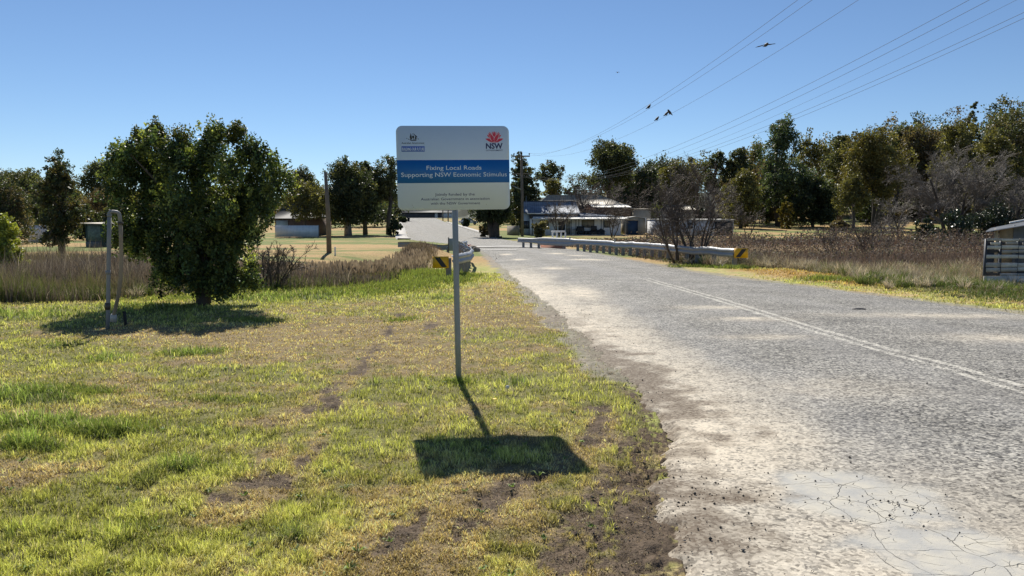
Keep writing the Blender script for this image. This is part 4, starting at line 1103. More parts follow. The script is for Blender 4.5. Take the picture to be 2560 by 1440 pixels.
# --- left side: white sheet fence, dark house, green shed, pale house, far fence
fence('sheet_fence', 'bright white ribbed sheet fence in front of the dark brick house', 690, 797, 98, 97, 1.50, M_FENCEW, M_GALV, 2.3)
t, X, Z = bld('house', 745, 106, 'dark brick house with grey gabled roof behind the white fence')
MB().box(X(690), X(800), 0, 7, -.3, Z(545)).build('wall', M_DKBRICK, t)
b = MB(); V, fs = sheet([(X(684), -.5, Z(546)), (X(775), -.5, Z(546)), (X(760), 3.5, Z(508)), (X(700), 3.5, Z(508))], .1); b.add(V, fs)
V, fs = sheet([(X(760), 3.5, Z(508)), (X(775), -.5, Z(546)), (X(806), -.5, Z(542)), (X(806), 7.5, Z(542))], .1); b.add(V, fs)
V, fs = sheet([(X(700), 3.5, Z(508)), (X(760), 3.5, Z(508)), (X(806), 7.5, Z(542)), (X(684), 7.5, Z(546))], .1); b.add(V, fs)
b.build('roof', M_TINDARK, t)
MB().box(X(783), X(807), -.65, -.51, Z(541) - .1, Z(538.5)).build('gutter', M_WPAINT, t)
MB().box(X(693), X(722), -.06, -.003, .2, Z(551)).build('window', M_WALLB, t)
la = MB()
for a in (737, 744): la.beam((X(a - 2), -.35, 0), (X(a), -.08, Z(536)), .05, .05)
for k in range(9): la.beam((X(735 + k * .2), -.33 + .03 * k, .25 + .3 * k), (X(742 + k * .2), -.33 + .03 * k, .25 + .3 * k), .03, .03)
o = la.build('ladder', M_WOODPOLE, None); o.location = t.location; tag(o, 'timber ladder leaning on the dark brick house wall', 'ladder')
t, X, Z = bld('shed', 240, 58, 'low dark green weatherboard shed with pale flat roof on the left', 'shed')
MB().box(X(217), X(268), 0, 3, -.4, Z(559)).build('wall', M_GREENW, t)
b = MB(); V, fs = sheet([(X(202), -.4, Z(557.5)), (X(272), -.4, Z(559.5)), (X(272), 3.3, Z(556.5)), (X(202), 3.3, Z(555))], .07); b.add(V, fs); b.build('roof', M_TINTAN, t)
MB().box(X(223), X(254), -.05, -.003, .45, Z(562)).build('shutter', simple('peeling_panel', (.12, .16, .16), .85, 0, .6, 7), t)
MB().box(X(217), X(254), -.07, -.004, -.1, .42).build('skirting', simple('grey_skirting', (.12, .13, .13), .85, 0, .4, 7), t)
t, X, Z = bld('house', 310, 68, 'pale house with a white gabled roof behind the plastic pipe')
MB().box(X(262), X(352), 0, 6, -.4, Z(556)).build('wall', simple('cream_render', (.42, .40, .36), .8, 0, .12, 3), t)
b = MB(); V, fs = sheet([(X(303), -.5, Z(555)), (X(356), -.5, Z(555)), (X(350), 3, Z(541)), (X(312), 3, Z(541))], .08); b.add(V, fs)
V, fs = sheet([(X(312), 3, Z(541)), (X(350), 3, Z(541)), (X(356), 6.5, Z(555)), (X(303), 6.5, Z(555))], .08); b.add(V, fs)
V, fs = sheet([(X(258), -.5, Z(555.5)), (X(302.6), -.5, Z(555.5)), (X(302.6), 6, Z(552.5)), (X(258), 6, Z(552.5))], .08); b.add(V, fs)
b.build('roof', M_TINWHITE, t)
window(t, X(306), X(316), Z(566), Z(559.5), -.003, M_GLASS, M_WPAINT, .06)
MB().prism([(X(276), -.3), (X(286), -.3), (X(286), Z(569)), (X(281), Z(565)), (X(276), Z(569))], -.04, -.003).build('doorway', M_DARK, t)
fence('sheet_fence', 'pale upright sheet fence glimpsed left of the ivy covered tree', 72, 118, 72, 72, 1.65, M_FENCEW, M_GALV, 1.2)
# --- far end of the street
t, X, Z = bld('house', 1075, 318, 'long dark low house closing the far end of the street')
MB().box(X(1005), X(1135), 0, 8, -1, Z(531)).build('wall', simple('charcoal_brick', (.09, .08, .08), .9, 0, .3, 1), t)  # wall in one even dark grey brick colour
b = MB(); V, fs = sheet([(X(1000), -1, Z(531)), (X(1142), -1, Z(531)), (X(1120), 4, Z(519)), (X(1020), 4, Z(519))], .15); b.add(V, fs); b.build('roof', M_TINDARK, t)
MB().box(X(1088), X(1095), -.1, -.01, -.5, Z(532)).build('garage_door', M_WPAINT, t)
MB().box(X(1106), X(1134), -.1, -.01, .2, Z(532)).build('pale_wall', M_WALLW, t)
for px_, Y_, lab in ((1108, 215, 'thin distant pole, the left of two by the far kerb'), (1121, 190, 'thin distant pole, the right of two by the far kerb')):
    x_ = float(XA(px_, Y_))
    o = MB().tube([(0, 0, -.5), (0, 0, 6)], [.16, .12], 8).build('far_pole', M_WOODPOLE, None, True); o.location = (x_, Y_, hs(x_, Y_)); tag(o, lab, 'pole', 'far street poles')
x_, y_ = -27.6, 205.
x_ = float(XA(1022.5, y_))
t = thing('wheelie_bin', 'tiny dark wheelie bin at the far left kerb of the street', 'bin', (x_, y_, hs(x_, y_)))
MB().add(np.array([(a * w, b_ * w, zz) for w, zz in ((.24, .06), (.32, 1.0)) for a, b_ in ((-1, -1), (1, -1), (1, 1), (-1, 1))]), [(0, 1, 5, 4), (1, 2, 6, 5), (2, 3, 7, 6), (3, 0, 4, 7), (3, 2, 1, 0), (4, 5, 6, 7)]).build('body', M_BLACK, t)
MB().box(-.34, .34, -.36, .34, 1.002, 1.07).build('lid', M_BLACK, t, bevel=.02)
for a in (-.25, .25): MB().tube([(a - .03, .28, .1), (a + .03, .28, .1)], .1, 10).build('wheel', M_BLACK, t)
# parked car half hidden by a bush
x_, y_ = float(XA(1172, 168)), 168.
t = thing('parked_car', 'pale parked car half hidden behind a bush right of the far street', 'car', (x_, y_, hs(x_, y_)))
MB().prism([(-2.1, .35), (2.1, .35), (2.15, .75), (1.3, .92), (-1.9, .95), (-2.15, .8)], -.85, .85).build('body', M_WPAINT, t, bevel=.08)
MB().prism([(-1.75, .93), (1.2, .91), (.45, 1.42), (-1.3, 1.42)], -.74, .74).build('cabin', M_GLASS, t, bevel=.05)
MB().prism([(-1.3, 1.421), (.45, 1.421), (.35, 1.47), (-1.2, 1.47)], -.70, .70).build('roof', M_WPAINT, t)
for a in (-1.3, 1.35):
    for c_ in (-.78, .78):
        w_ = MB().tube([(a, c_ - .1, .32), (a, c_ + .1, .32)], .32, 14).build('wheel', M_BLACK, t)
        MB().tube([(a, c_ - .105, .32), (a, c_ + .105, .32)], .18, 10).build('rim', M_GALV, w_)
# concrete kerb and verge strip of the street
for side, name in ((-1, 'kerb'), (1, 'kerb')):
    ys = np.arange(88 if side < 0 else 96, 196, 2.)
    ex = road_l(ys) if side < 0 else road_r(ys)
    wdt = 1.5 if side < 0 else .75
    prof = [(-.02, .0), (0, .13), (wdt, .15), (wdt + .05, -.2)]
    V = np.array([(e + side * a, y_, hr(y_) + b_ + .01) for e, y_ in zip(ex, ys) for a, b_ in prof])
    k = len(prof); i = np.arange(len(ys) - 1)[:, None] * k; j = np.arange(k - 1)[None]
    q = np.stack([i + j, i + j + 1, i + k + j + 1, i + k + j], -1).reshape(-1, 4)
    tag(link(name, mesh_np(name, V, [q if side > 0 else q[:, ::-1]]), M_CONC), kind='structure')
# cross street at the top
V, fs = sheet([(-120, 296, hr(296) + .1), (70, 296, hr(296) + .1), (70, 308, hr(308) + .1), (-120, 308, hr(308) + .1)], .05)
tag(link('cross_street', mesh_np('cross_street', V, [np.asarray(f) for f in fs]), M_CONC), kind='structure')

# --- coop and pallet fence on the right edge
YC = float(G(2465, 694)[1])
t, X, Z = bld('coop', 2560, YC + 1.1, 'timber and plywood coop with corrugated roof behind the pallet fence', 'coop')
M_PLY = simple('weathered_plywood', (.42, .30, .17), .85, 0, .35, 3)
MB().box(X(2497), X(2530), 0, .04, .3, Z(571)).build('plywood_wall', M_PLY, t)
MB().box(X(2470), X(2760), .05, .08, -.2, Z(600)).build('shade_backing', M_DKTIMBER, t)  # dark sheet added to stand in for the shaded coop interior
MB().box(X(2530), X(2760), -.02, .02, .1, Z(563)).build('grey_wall', M_POSTGREY, t)
MB().prism([(X(2497), Z(571)), (X(2530), Z(571)), (X(2530), Z(565))], .002, .038).build('plywood_gable', M_PLY, t)
MB().beam((X(2489), -.05, .2), (X(2485), -.05, Z(572)), .1, .06).build('timber_post', simple('raw_timber', (.60, .46, .28), .8, 0, .2, 5), t)
# corrugated roof
m_ = 40
xs = np.linspace(X(2462), X(2770), 3 * m_)
def rz_of(x): return np.interp(x, [X(2462), X(2545), X(2640), X(2770)], [Z(577), Z(552), Z(545), Z(560)])
ys_ = np.linspace(-.45, 1.6, 60)
SS, YG = np.meshgrid(np.linspace(0, 1, 12), ys_, indexing='ij')
fr_ = (YG + .45) / 2.05; ya_ = t.location[1] + YG
XX = XA((2461 + 12 * fr_) + (2640 - 2461) * SS, ya_) - t.location[0]
ZZ = HC + (563 - ((579 - 8 * fr_) + (-30 - 6 * fr_) * SS)) / F * ya_ - t.location[2] + .018 * np.sin(YG * 2 * math.pi / .14)
i = np.arange(11)[:, None] * 60; j = np.arange(59)[None]
q = np.stack([i + j, i + 60 + j, i + 61 + j, i + j + 1], -1).reshape(-1, 4)
link('roof', mesh_np('roof', np.stack([XX, YG, ZZ], -1).reshape(-1, 3), [q]), simple('zinc_sheet', (.10, .115, .135), .6, .0, .3, 3), t)
V, fs = sheet([(X(2660), -.45, Z(549)), (X(2720), 1.6, Z(541)), (X(2800), 1.6, Z(577)), (X(2760), -.45, Z(577))], .03)
link('far_roof', mesh_np('far_roof', V, [np.asarray(f) for f in fs]), M_TINDARK, t)
MB().tube([(XA(2520, t.location[1] + 1.62) - t.location[0], 1.62, HC + (563 - 557) / F * (t.location[1] + 1.62) - t.location[2]), (XA(2640, t.location[1] + 1.62) - t.location[0], 1.62, HC + (563 - 535) / F * (t.location[1] + 1.62) - t.location[2])], .035, 8).build('ridge_tube', M_WPAINT, t)
M_PAL = simple('grey_pallet_timber', (.42, .385, .34), .9, 0, .35, 4, .4); M_PAL2 = simple('pale_pallet_timber', (.62, .57, .49), .9, 0, .25, 4, .4)
t, X, Z = bld('pallet_fence', 2465, YC, 'rough fence of stacked grey timber pallets at the right edge', 'fence')
rows = [(602.5, 596), (612, 606), (622.5, 614), (632, 624.5), (646.5, 637.5), (667.5, 657), (678.5, 668.5), (690, 683)]
r = np.random.default_rng(3)
xe_ = [2465, 2502, 2545, 2590, 2635, 2680]
for k, (zb_, zt_) in enumerate(rows):
    for s in range(5):
        if k == 7 and s == 0: continue
        if k == 3 and s == 0: continue
        xa, xb = X(xe_[s]) + r.uniform(0, .02), X(xe_[s + 1]) - r.uniform(.0, .02)
        if k == 1: xa, xb = xa + .12, xb - .02
        dz = r.normal(0, .006)
        MB().box(xa, xb, -.02 - .004 * (s % 2), .0, Z(zb_) + dz, Z(zt_) + dz).build('board', M_PAL2 if r.random() < .4 or k in (2, 4) else M_PAL, t)
for a in xe_:
    MB().box(X(a) - .02, X(a) + .03, .001, .10, -.1, Z(597)).build('upright', M_DKTIMBER, t)  # uprights coloured dark so the gaps between boards read as shaded
MB().box(X(2460), X(2680), -.06, -.03, -.05, Z(690)).build('kickboard', M_PAL2, t)
for k in (1, 3, 5, 7): MB().box(X(2466), X(2680), .105, .125, Z(rows[k][0]), Z(rows[k][1])).build('shade_back_board', M_DKTIMBER, t)  # back boards in a dark colour, painted shade behind the gaps
# ------------------------------------------------------------------ trees
M_LEAF = leafy('leaves', 0.50, 0.44, 0.4)
M_LEAFG = leafy('glossy_leaves', 0.34, 0.18, 0.55)
M_BARK = simple('bark', (.075, .062, .052), .95, 0, .35, 4, .6)
M_BARKP = simple('pale_bark', (.22, .20, .175), .9, 0, .3, 3, .4)
M_TWIG = simple('twigs', (.105, .082, .068), .8, 0, .25, 2)
M_TWIGG = simple('grey_twigs', (.20, .175, .15), .7, 0, .25, 2)
def leaves(lobes, nclump, nleaf, size, asp, cr, col, seed, cvar=.25, lvar=.22, zs=1.0, tip=None, shell=2.4):
    """leaf-sized faces in clumps spread through ellipsoid lobes -> V,F,C"""
    r = np.random.default_rng(seed)
    lob = np.array(lobes, float); vol = lob[:, 3] * lob[:, 4] * lob[:, 5]; pr = vol ** .75; pr /= pr.sum()
    k = r.choice(len(lob), nclump, p=pr)
    d = r.normal(size=(nclump, 3)); d /= np.linalg.norm(d, axis=1)[:, None]
    c = lob[k, :3] + d * lob[k, 3:6] * (r.random(nclump) ** (1 / shell))[:, None]
    cs = cr * r.uniform(.5, 1.35, nclump)
    cc = np.array(col) * np.exp(r.normal(0, cvar, nclump))[:, None]
    if tip is not None:
        zmin, zmax = (lob[:, 2] - lob[:, 5]).min(), (lob[:, 2] + lob[:, 5]).max()
        cc = lerp(cc, np.array(tip) * np.exp(r.normal(0, cvar, nclump))[:, None], (r.random(nclump) < .35) * .8)
    n = nclump * nleaf
    ci = np.repeat(np.arange(nclump), nleaf)
    o = r.normal(size=(n, 3)); o *= (r.random(n) ** .45 / (np.linalg.norm(o, axis=1) + 1e-9))[:, None]
    p = c[ci] + o * cs[ci][:, None] * np.array((1, 1, zs))
    a = r.normal(size=(n, 3)); a[:, 2] -= .35; a /= np.linalg.norm(a, axis=1)[:, None]
    b = np.cross(a, r.normal(size=(n, 3))); b /= np.linalg.norm(b, axis=1)[:, None] + 1e-9
    L = size * r.uniform(.6, 1.3, n)
    a *= L[:, None] / 2; b *= (L * asp)[:, None] / 2
    V = np.stack([p - a, p + b, p + a, p - b], 1).reshape(-1, 3)
    Fq = np.arange(n * 4).reshape(-1, 4)
    Cc = np.repeat((cc[ci] * np.exp(r.normal(0, lvar, n))[:, None]).clip(0, .8), 4, 0)
    return V, Fq, Cc, c
def trunk_limbs(targets, height, r0, seed, split=.35, base=(0, 0, 0), stems=1, spread=.15, n=7):
    rr_ = random.Random(seed); b = MB()
    for s in range(stems):
        dx, dy = (rr_.uniform(-spread, spread), rr_.uniform(-spread, spread)) if stems > 1 else (rr_.uniform(-.04, .04), 0)
        rs = r0 * (1 if stems == 1 else rr_.uniform(.55, .9))
        top = np.array((base[0] + dx * height, base[1] + dy * height, height * split))
        path = [np.array(base) + np.array((dx * .4, dy * .4, -.3)), np.array(base) + (top - base) * .45 + np.array((rr_.uniform(-.05, .05), 0, 0)) * height * .3, top]
        b.tube(np.array(path), [rs * 1.35, rs, rs * .78], n)
        for tg in targets[s::stems]:
            tg = np.array(tg, float); m1 = top + (tg - top) * .5 + np.array((rr_.uniform(-.1, .1), rr_.uniform(-.1, .1), rr_.uniform(0, .1))) * height * .4
            b.tube(np.array([top - (0, 0, rs), top + (m1 - top) * .5 + (0, 0, .04 * height), m1, tg]), [rs * .62, rs * .48, rs * .3, rs * .08], 5, False)
    return b
def tree(name, label, cat, loc, lobes, nclump, nleaf, size, asp, cr, col, seed, r0, split=.35, stems=1, spread=.15, bark=None, mat_=None, group=None, cvar=.25, zs=1.0, tip=None, base=None, shell=2.4, height=None, lvar=.22):
    t = thing(name, label, cat, loc, 0, group)
    V, Fq, Cc, c = leaves(lobes, nclump, nleaf, size, asp, cr, col, seed, cvar, lvar, zs, tip, shell)
    H = max(l[2] + l[5] for l in lobes)
    r = np.random.default_rng(seed + 1)
    tg = [c[k] for k in r.choice(len(c), min(len(c), 10 * stems), replace=False)]
    trunk_limbs(tg, height or H, r0, seed, split, (0, 0, 0), stems, spread).build('trunk', bark or M_BARK, t, True)
    link('crown', mesh_np('crown', V, [Fq], Cc), mat_ or M_LEAF, t)
    return t
# --- the dense drooping tree on the left lawn
TX, TY = G(510, 762); TX, TY = float(TX), float(TY)
k_ = TY / F
def L(px, py, rx, ry_, rz_): return (px * k_ - 510 * k_, 0, (ZA(py, TY) - hs(TX, TY)), rx, ry_, rz_)
lob = [L(500, 500, 1.3, 1.25, 1.15), L(420, 400, .8, .85, .55), L(590, 395, .62, .8, .52), L(440, 705, .42, .5, .32), L(600, 705, .4, .5, .36), L(520, 715, .4, .5, .25), L(360, 470, .6, .75, .62), L(655, 455, .50, .75, .68), L(500, 640, 1.0, 1.0, .85), L(585, 665, .42, .55, .62),
       L(405, 590, .62, .6, .62), L(505, 380, .8, .8, .45), L(440, 660, .5, .5, .5), L(650, 560, .38, .5, .6), L(330, 560, .3, .4, .4), L(690, 440, .2, .4, .25), L(315, 430, .2, .3, .25)]
sp_ = [L(405, 322, .09, .12, .22), L(358, 338, .08, .1, .18), L(600, 335, .2, .2, .2), L(470, 340, .22, .2, .16), L(545, 335, .18, .2, .14), L(612, 326, .10, .2, .16), L(380, 345, .1, .15, .16), L(420, 345, .14, .14, .16)]
_r = np.random.default_rng(99)
sub_ = []
for k in range(118):
    l_ = lob[_r.choice(len(lob), p=np.array([q[3] * q[5] for q in lob]) / sum(q[3] * q[5] for q in lob))]
    d_ = _r.normal(size=3); d_ /= np.linalg.norm(d_); f_ = _r.uniform(.62, 1.02)
    rr2 = _r.uniform(.16, .36)
    sub_.append((l_[0] + d_[0] * l_[3] * f_, l_[1] + d_[1] * l_[4] * f_, max(.5, l_[2] + d_[2] * l_[5] * f_), rr2, rr2, rr2 * _r.uniform(.9, 1.7)))
lob = sub_ + [L(650, 400, .32, .4, .34), L(625, 370, .3, .4, .28), L(680, 450, .26, .4, .34), L(470, 380, .35, .4, .3)]
t = tree('weeping_tree', 'dense dark green bushy tree with drooping foliage on the lawn behind the pipe', 'tree', (TX, TY, hs(TX, TY)), lob + [L(500, 520, .9, .8, .8), L(520, 640, .6, .5, .7), L(420, 520, .6, .6, .6), L(600, 520, .6, .6, .6)], 2500, 42, .074, .5, .13, (.062, .096, .040), 11, .13, .30, 1, .1, cvar=.42, zs=1.5, tip=(.20, .23, .07), shell=2.0)
V, Fq, Cc, c = leaves(sp_, 130, 34, .065, .45, .085, (.09, .105, .03), 12, .2, .2, 1.9)
link('shoots', mesh_np('shoots', V, [Fq], Cc), M_LEAF, t)

def dome(seed, W, H, z0, n=9, flat_=.5, rr=.42):
    """random lobes filling a W wide crown from z0 to H"""
    r = np.random.default_rng(seed); out = []
    for k in range(n):
        a = r.uniform(0, 2 * math.pi); q = math.sqrt(r.random()); v = r.random()
        wz = math.sqrt(max(.08, 1 - (2 * v - 1 + .15) ** 2))
        out.append((q * math.cos(a) * W * .36 * wz, q * math.sin(a) * W * .30 * wz, z0 + (H - z0) * (.16 + .70 * v), W * rr * r.uniform(.4, .75), W * rr * r.uniform(.4, .75), (H - z0) * r.uniform(.13, .24)))
    return out
def cyl(seed, W, H, z0, n=9):
    r = np.random.default_rng(seed); out = []
    for k in range(n):
        v = (k + .5) / n; w = W * .5 * (math.sin(math.pi * (v * .82 + .14)) ** .6)
        out.append((r.normal(0, .10) * W, r.normal(0, .1) * W, z0 + (H - z0) * v, w * r.uniform(.7, .95), w * .8, (H - z0) / n * 1.2))
    return out
DK = (.052, .070, .038); OL = (.122, .120, .048); GM = (.082, .096, .050); BR = (.130, .105, .066); YG_ = (.27, .31, .07); BG = (.066, .094, .052)
# label, category name, centre px, distance, top px, bottom-of-crown px, width px, form, colour, seed, opts
T = [
 ('gum_tree', 'broad dark gum behind the left bushes, nearest the left frame edge', 35, 112, 416, 540, 150, 'dome', GM, 1, {}),
 ('gum_tree', 'rounded dark gum rising left of the ivy covered tree', 92, 118, 414, 560, 95, 'dome', GM, 2, {}),
 ('evergreen_bush', 'big dark evergreen bush at the left frame edge above the yellow shrub', 28, 66, 446, 612, 170, 'dome', DK, 3, {'tip': BR, 'g': 1}),
 ('pine_tree', 'spiky topped dark pine directly behind the ivy covered tree', 158, 84, 374, 560, 95, 'cone', BG, 4, {}),
 ('ivy_tree', 'dark ivy covered tree with bare lower trunk in the dead reeds', 154, 41, 404, 606, 100, 'cyl', DK, 5, {'tip': (.10, .082, .034)}),
 ('gum_tree', 'open crowned gum between the ivy tree and the dense tree', 258, 122, 406, 500, 112, 'dome', GM, 6, {'gap': 1}),
 ('brown_bush', 'round brownish bush behind the green shed roof', 262, 100, 466, 560, 110, 'dome', BR, 7, {'g': 1}),
 ('hedge_bush', 'dark green bush massed behind the green shed, left part', 228, 82, 505, 575, 110, 'dome', DK, 8, {'g': 1, 'tip': OL}),
 ('hedge_bush', 'dark green bush massed behind the pale house roof', 300, 84, 505, 575, 110, 'dome', DK, 9, {'g': 1, 'tip': OL}),
 ('yellow_shrub', 'bright yellow-green leafy shrub at the left frame edge in the reeds', 8, 29, 522, 668, 118, 'dome', YG_, 10, {'g': 1, 'tip': (.30, .31, .06)}),
 ('gum_tree', 'grey-green gum behind the dark brick house, tallest above its roof', 755, 116, 422, 530, 125, 'dome', GM, 11, {'tip': OL}),
 ('fruit_tree', 'olive leaved tree with dark forked trunk in front of the brick house', 765, 101, 452, 552, 135, 'dome', OL, 12, {'stems': 2}),
 ('dark_tree', 'broad very dark tree with pale trunk right of the old leaning pole', 872, 106, 402, 568, 155, 'dome', DK, 13, {'bark': 1, 'tip': OL, 'd': 1.5, 'r0': .45, 'g': .55}),
 ('dark_tree', 'dark tree with brown trunk just right of the pale trunked one', 915, 110, 410, 565, 105, 'dome', DK, 14, {'d': 1.5, 'r0': .3}),
 ('gum_tree', 'tall airy gum at the left edge of the sign by the footpath', 972, 110, 384, 510, 85, 'dome', GM, 15, {'gap': 1}),
 ('street_bush', 'dark leafy bush at the foot of the airy gum by the footpath', 985, 104, 548, 583, 45, 'dome', DK, 16, {'g': 1}),
 ('street_bush', 'small dark rounded bush at the far left kerb beside the bin', 1008, 190, 540, 556, 26, 'dome', DK, 17, {'g': 1}),
 ('street_tree', 'big spreading dark tree with forked trunk right of the far street', 1238, 97, 470, 566, 130, 'dome', DK, 18, {'r0': .75, 'd': 1.4, 'stems': 2, 'sp': .22}),
 ('dark_tree', 'tall dark tree directly behind the power pole', 1305, 116, 393, 570, 80, 'cyl', DK, 19, {'tip': OL, 'd': 1.3}),
 ('street_bush', 'dark bush in front of the parked car on the far verge', 1166, 150, 545, 562, 22, 'dome', DK, 20, {'g': 1}),
 ('street_bush', 'brown-green shrub under the spreading street tree', 1212, 100, 556, 580, 42, 'dome', BR, 21, {'g': 1}),
 ('gum_tree', 'open round gum alone on the skyline right of the power pole', 1373, 175, 399, 460, 74, 'dome', GM, 22, {'gap': 1}),
 ('gum_tree', 'large domed gum standing tall behind the tan roofed house', 1512, 158, 350, 490, 158, 'dome', GM, 23, {'d': 1.6}),
 ('olive_bush', 'olive bush behind the cottage roof under the skyline gum', 1380, 150, 446, 500, 70, 'dome', OL, 24, {}),
 ('olive_bush', 'dark bush under the wires left of the domed gum', 1440, 150, 462, 505, 60, 'dome', DK, 25, {}),
 ('gum_tree', 'dark tree right of the domed gum behind the outbuilding', 1615, 150, 400, 530, 75, 'dome', DK, 26, {}),
 ('gum_tree', 'hazy olive gum behind the largest bare tree', 1690, 165, 400, 520, 120, 'dome', OL, 27, {}),
 ('gum_tree', 'small dark gum on the ridge left of the tall tree', 1785, 168, 385, 500, 80, 'dome', GM, 28, {}),
 ('gum_tree', 'pair-topped gum on the ridge beside the tall tree', 1838, 165, 370, 500, 70, 'dome', GM, 29, {'gap': 1}),
 ('olive_tree', 'low olive tree left of the tall tree by the paddock', 1850, 140, 425, 570, 110, 'dome', OL, 30, {'g': .6}),
 ('tall_tree', 'tallest dark broad-leaved tree standing over the paddock hut', 1945, 150, 293, 550, 135, 'tall', BG, 31, {'d': 1.5, 'r0': .5}),
 ('dark_bush', 'dark shade tree massed right of the tall paddock tree', 2030, 146, 440, 566, 130, 'dome', DK, 32, {'g': .8, 'd': 1.3}),
 ('yellow_bush', 'olive yellow rounded bush beside the paddock hut', 1962, 137, 494, 562, 46, 'dome', (.13, .11, .025), 33, {'g': 1}),
 ('gum_tree', 'brown-green gum with tall dark trunks right of the tall tree', 2095, 152, 330, 500, 90, 'dome', GM, 34, {'tip': OL}),
 ('wattle_tree', 'large olive-gold wattle with dark leaning trunks right of centre wood', 2180, 128, 310, 520, 165, 'dome', OL, 35, {'stems': 3, 'd': 1.7, 'tip': (.15, .125, .045), 'r0': .38}),
 ('wattle_tree', 'low olive wattle at the foot of the larger gold wattle', 2130, 124, 430, 550, 90, 'dome', OL, 36, {'g': .7}),
 ('gum_tree', 'brownish round topped gum on the right ridge', 2300, 165, 278, 470, 130, 'dome', BR, 37, {'tip': GM, 'gap': 1}),
 ('gum_tree', 'olive gum in front of the narrow skyline tree', 2385, 150, 300, 500, 130, 'dome', OL, 38, {}),
 ('gum_tree', 'narrow dark gum poking highest above the right ridge', 2416, 172, 260, 420, 44, 'cyl', GM, 39, {}),
 ('gum_tree', 'broad brown-green gum at the far right above the pallet fence', 2520, 150, 266, 500, 150, 'dome', GM, 40, {'tip': BR}),
 ('gum_tree', 'shorter olive gum below the far right gum', 2470, 140, 330, 540, 120, 'dome', OL, 41, {}),
 ('gum_tree', 'thin topped gum on the ridge between gold wattle and bare tree', 2235, 172, 296, 460, 90, 'dome', GM, 42, {'gap': 1}),
 ('glossy_shrub', 'glossy leaved dark shrub behind the brambles, smaller left one', 2303, 62, 540, 592, 62, 'dome', (.035, .055, .028), 43, {'gl': 1, 'g': 1}),
 ('glossy_shrub', 'glossy leaved shrub glinting white behind the brambles, middle one', 2382, 60, 520, 592, 105, 'dome', (.035, .055, .03), 44, {'gl': 1, 'g': 1}),
 ('glossy_shrub', 'darkest glossy shrub beside the coop roof', 2490, 61, 510, 592, 150, 'dome', (.028, .042, .022), 45, {'gl': 1, 'g': 1}),
 ('garden_shrub', 'brown leafy shrub in front of the left end of the cottage', 1352, 95, 544, 598, 52, 'dome', (.14, .13, .075), 46, {'g': 1}),
 ('low_shrub', 'low grey-brown shrub at the paddock edge under the trunks', 2095, 120, 552, 572, 60, 'dome', (.13, .105, .07), 47, {'g': 1}),
]
gfac_ = lambda o_: o_.get('g', 0) >= 1
for nm, lab, px, D, top, bot, wpx, form, col, seed, op in T:
    x = float(XA(px, D)); z = hs(x, D)
    W = wpx * D / F * (1.22 if not gfac_(op) else 1.08); H = ZA(top, D) - z; z0 = max(ZA(bot, D) - z, 0.0)
    gfac = op.get('g', 0)
    if gfac >= 1: z0 = -.1 * H
    dens = op.get('d', 1.0)
    if form == 'dome': lobes = dome(seed, W, H, z0, 22 if not op.get('gap') else 13, rr=.30 if not op.get('gap') else .30)
    elif form == 'cyl': lobes = cyl(seed, W, H, z0, 10)
    elif form == 'cone': lobes = [(random.Random(seed + k).uniform(-.15, .15) * W * (1 - k / 16), 0, z0 + (H - z0) * (k + .5) / 14, W * .5 * (1.02 - k / 15.) + .1, W * .4 * (1 - k / 15.) + .1, (H - z0) / 16) for k in range(14)]
    else:
        lobes = dome(seed, W * 1.0, H, z0 + (H - z0) * .42, 14, rr=.30) + dome(seed + 100, W * 1.25, z0 + (H - z0) * .62, z0 * .5, 9, rr=.5)
    px_m = D / 760.0
    size = max(.055, 2.0 * px_m) if D > 50 else max(.07, 2.4 * px_m)
    area = (wpx * (bot - top)) * .16
    ncl = int(np.clip(area / 5.5 * dens, 80, 640)); nl = int(np.clip(26 * dens, 20, 40))
    if gfac >= 1: ncl = max(ncl, 110)
    tree(nm, lab, 'shrub' if 'bush' in nm or 'shrub' in nm else 'tree', (x, D, z), lobes, ncl, nl, size, .6, W * (.068 if not op.get('gap') else .085), col, seed, op.get('r0', .022 * H + .05), .42 if gfac < .9 else .2, op.get('stems', 1), op.get('sp', .12),
         M_BARKP if op.get('bark') else M_BARK, M_LEAFG if op.get('gl') else M_LEAF, None, .25, 1.0, op.get('tip'), height=H)

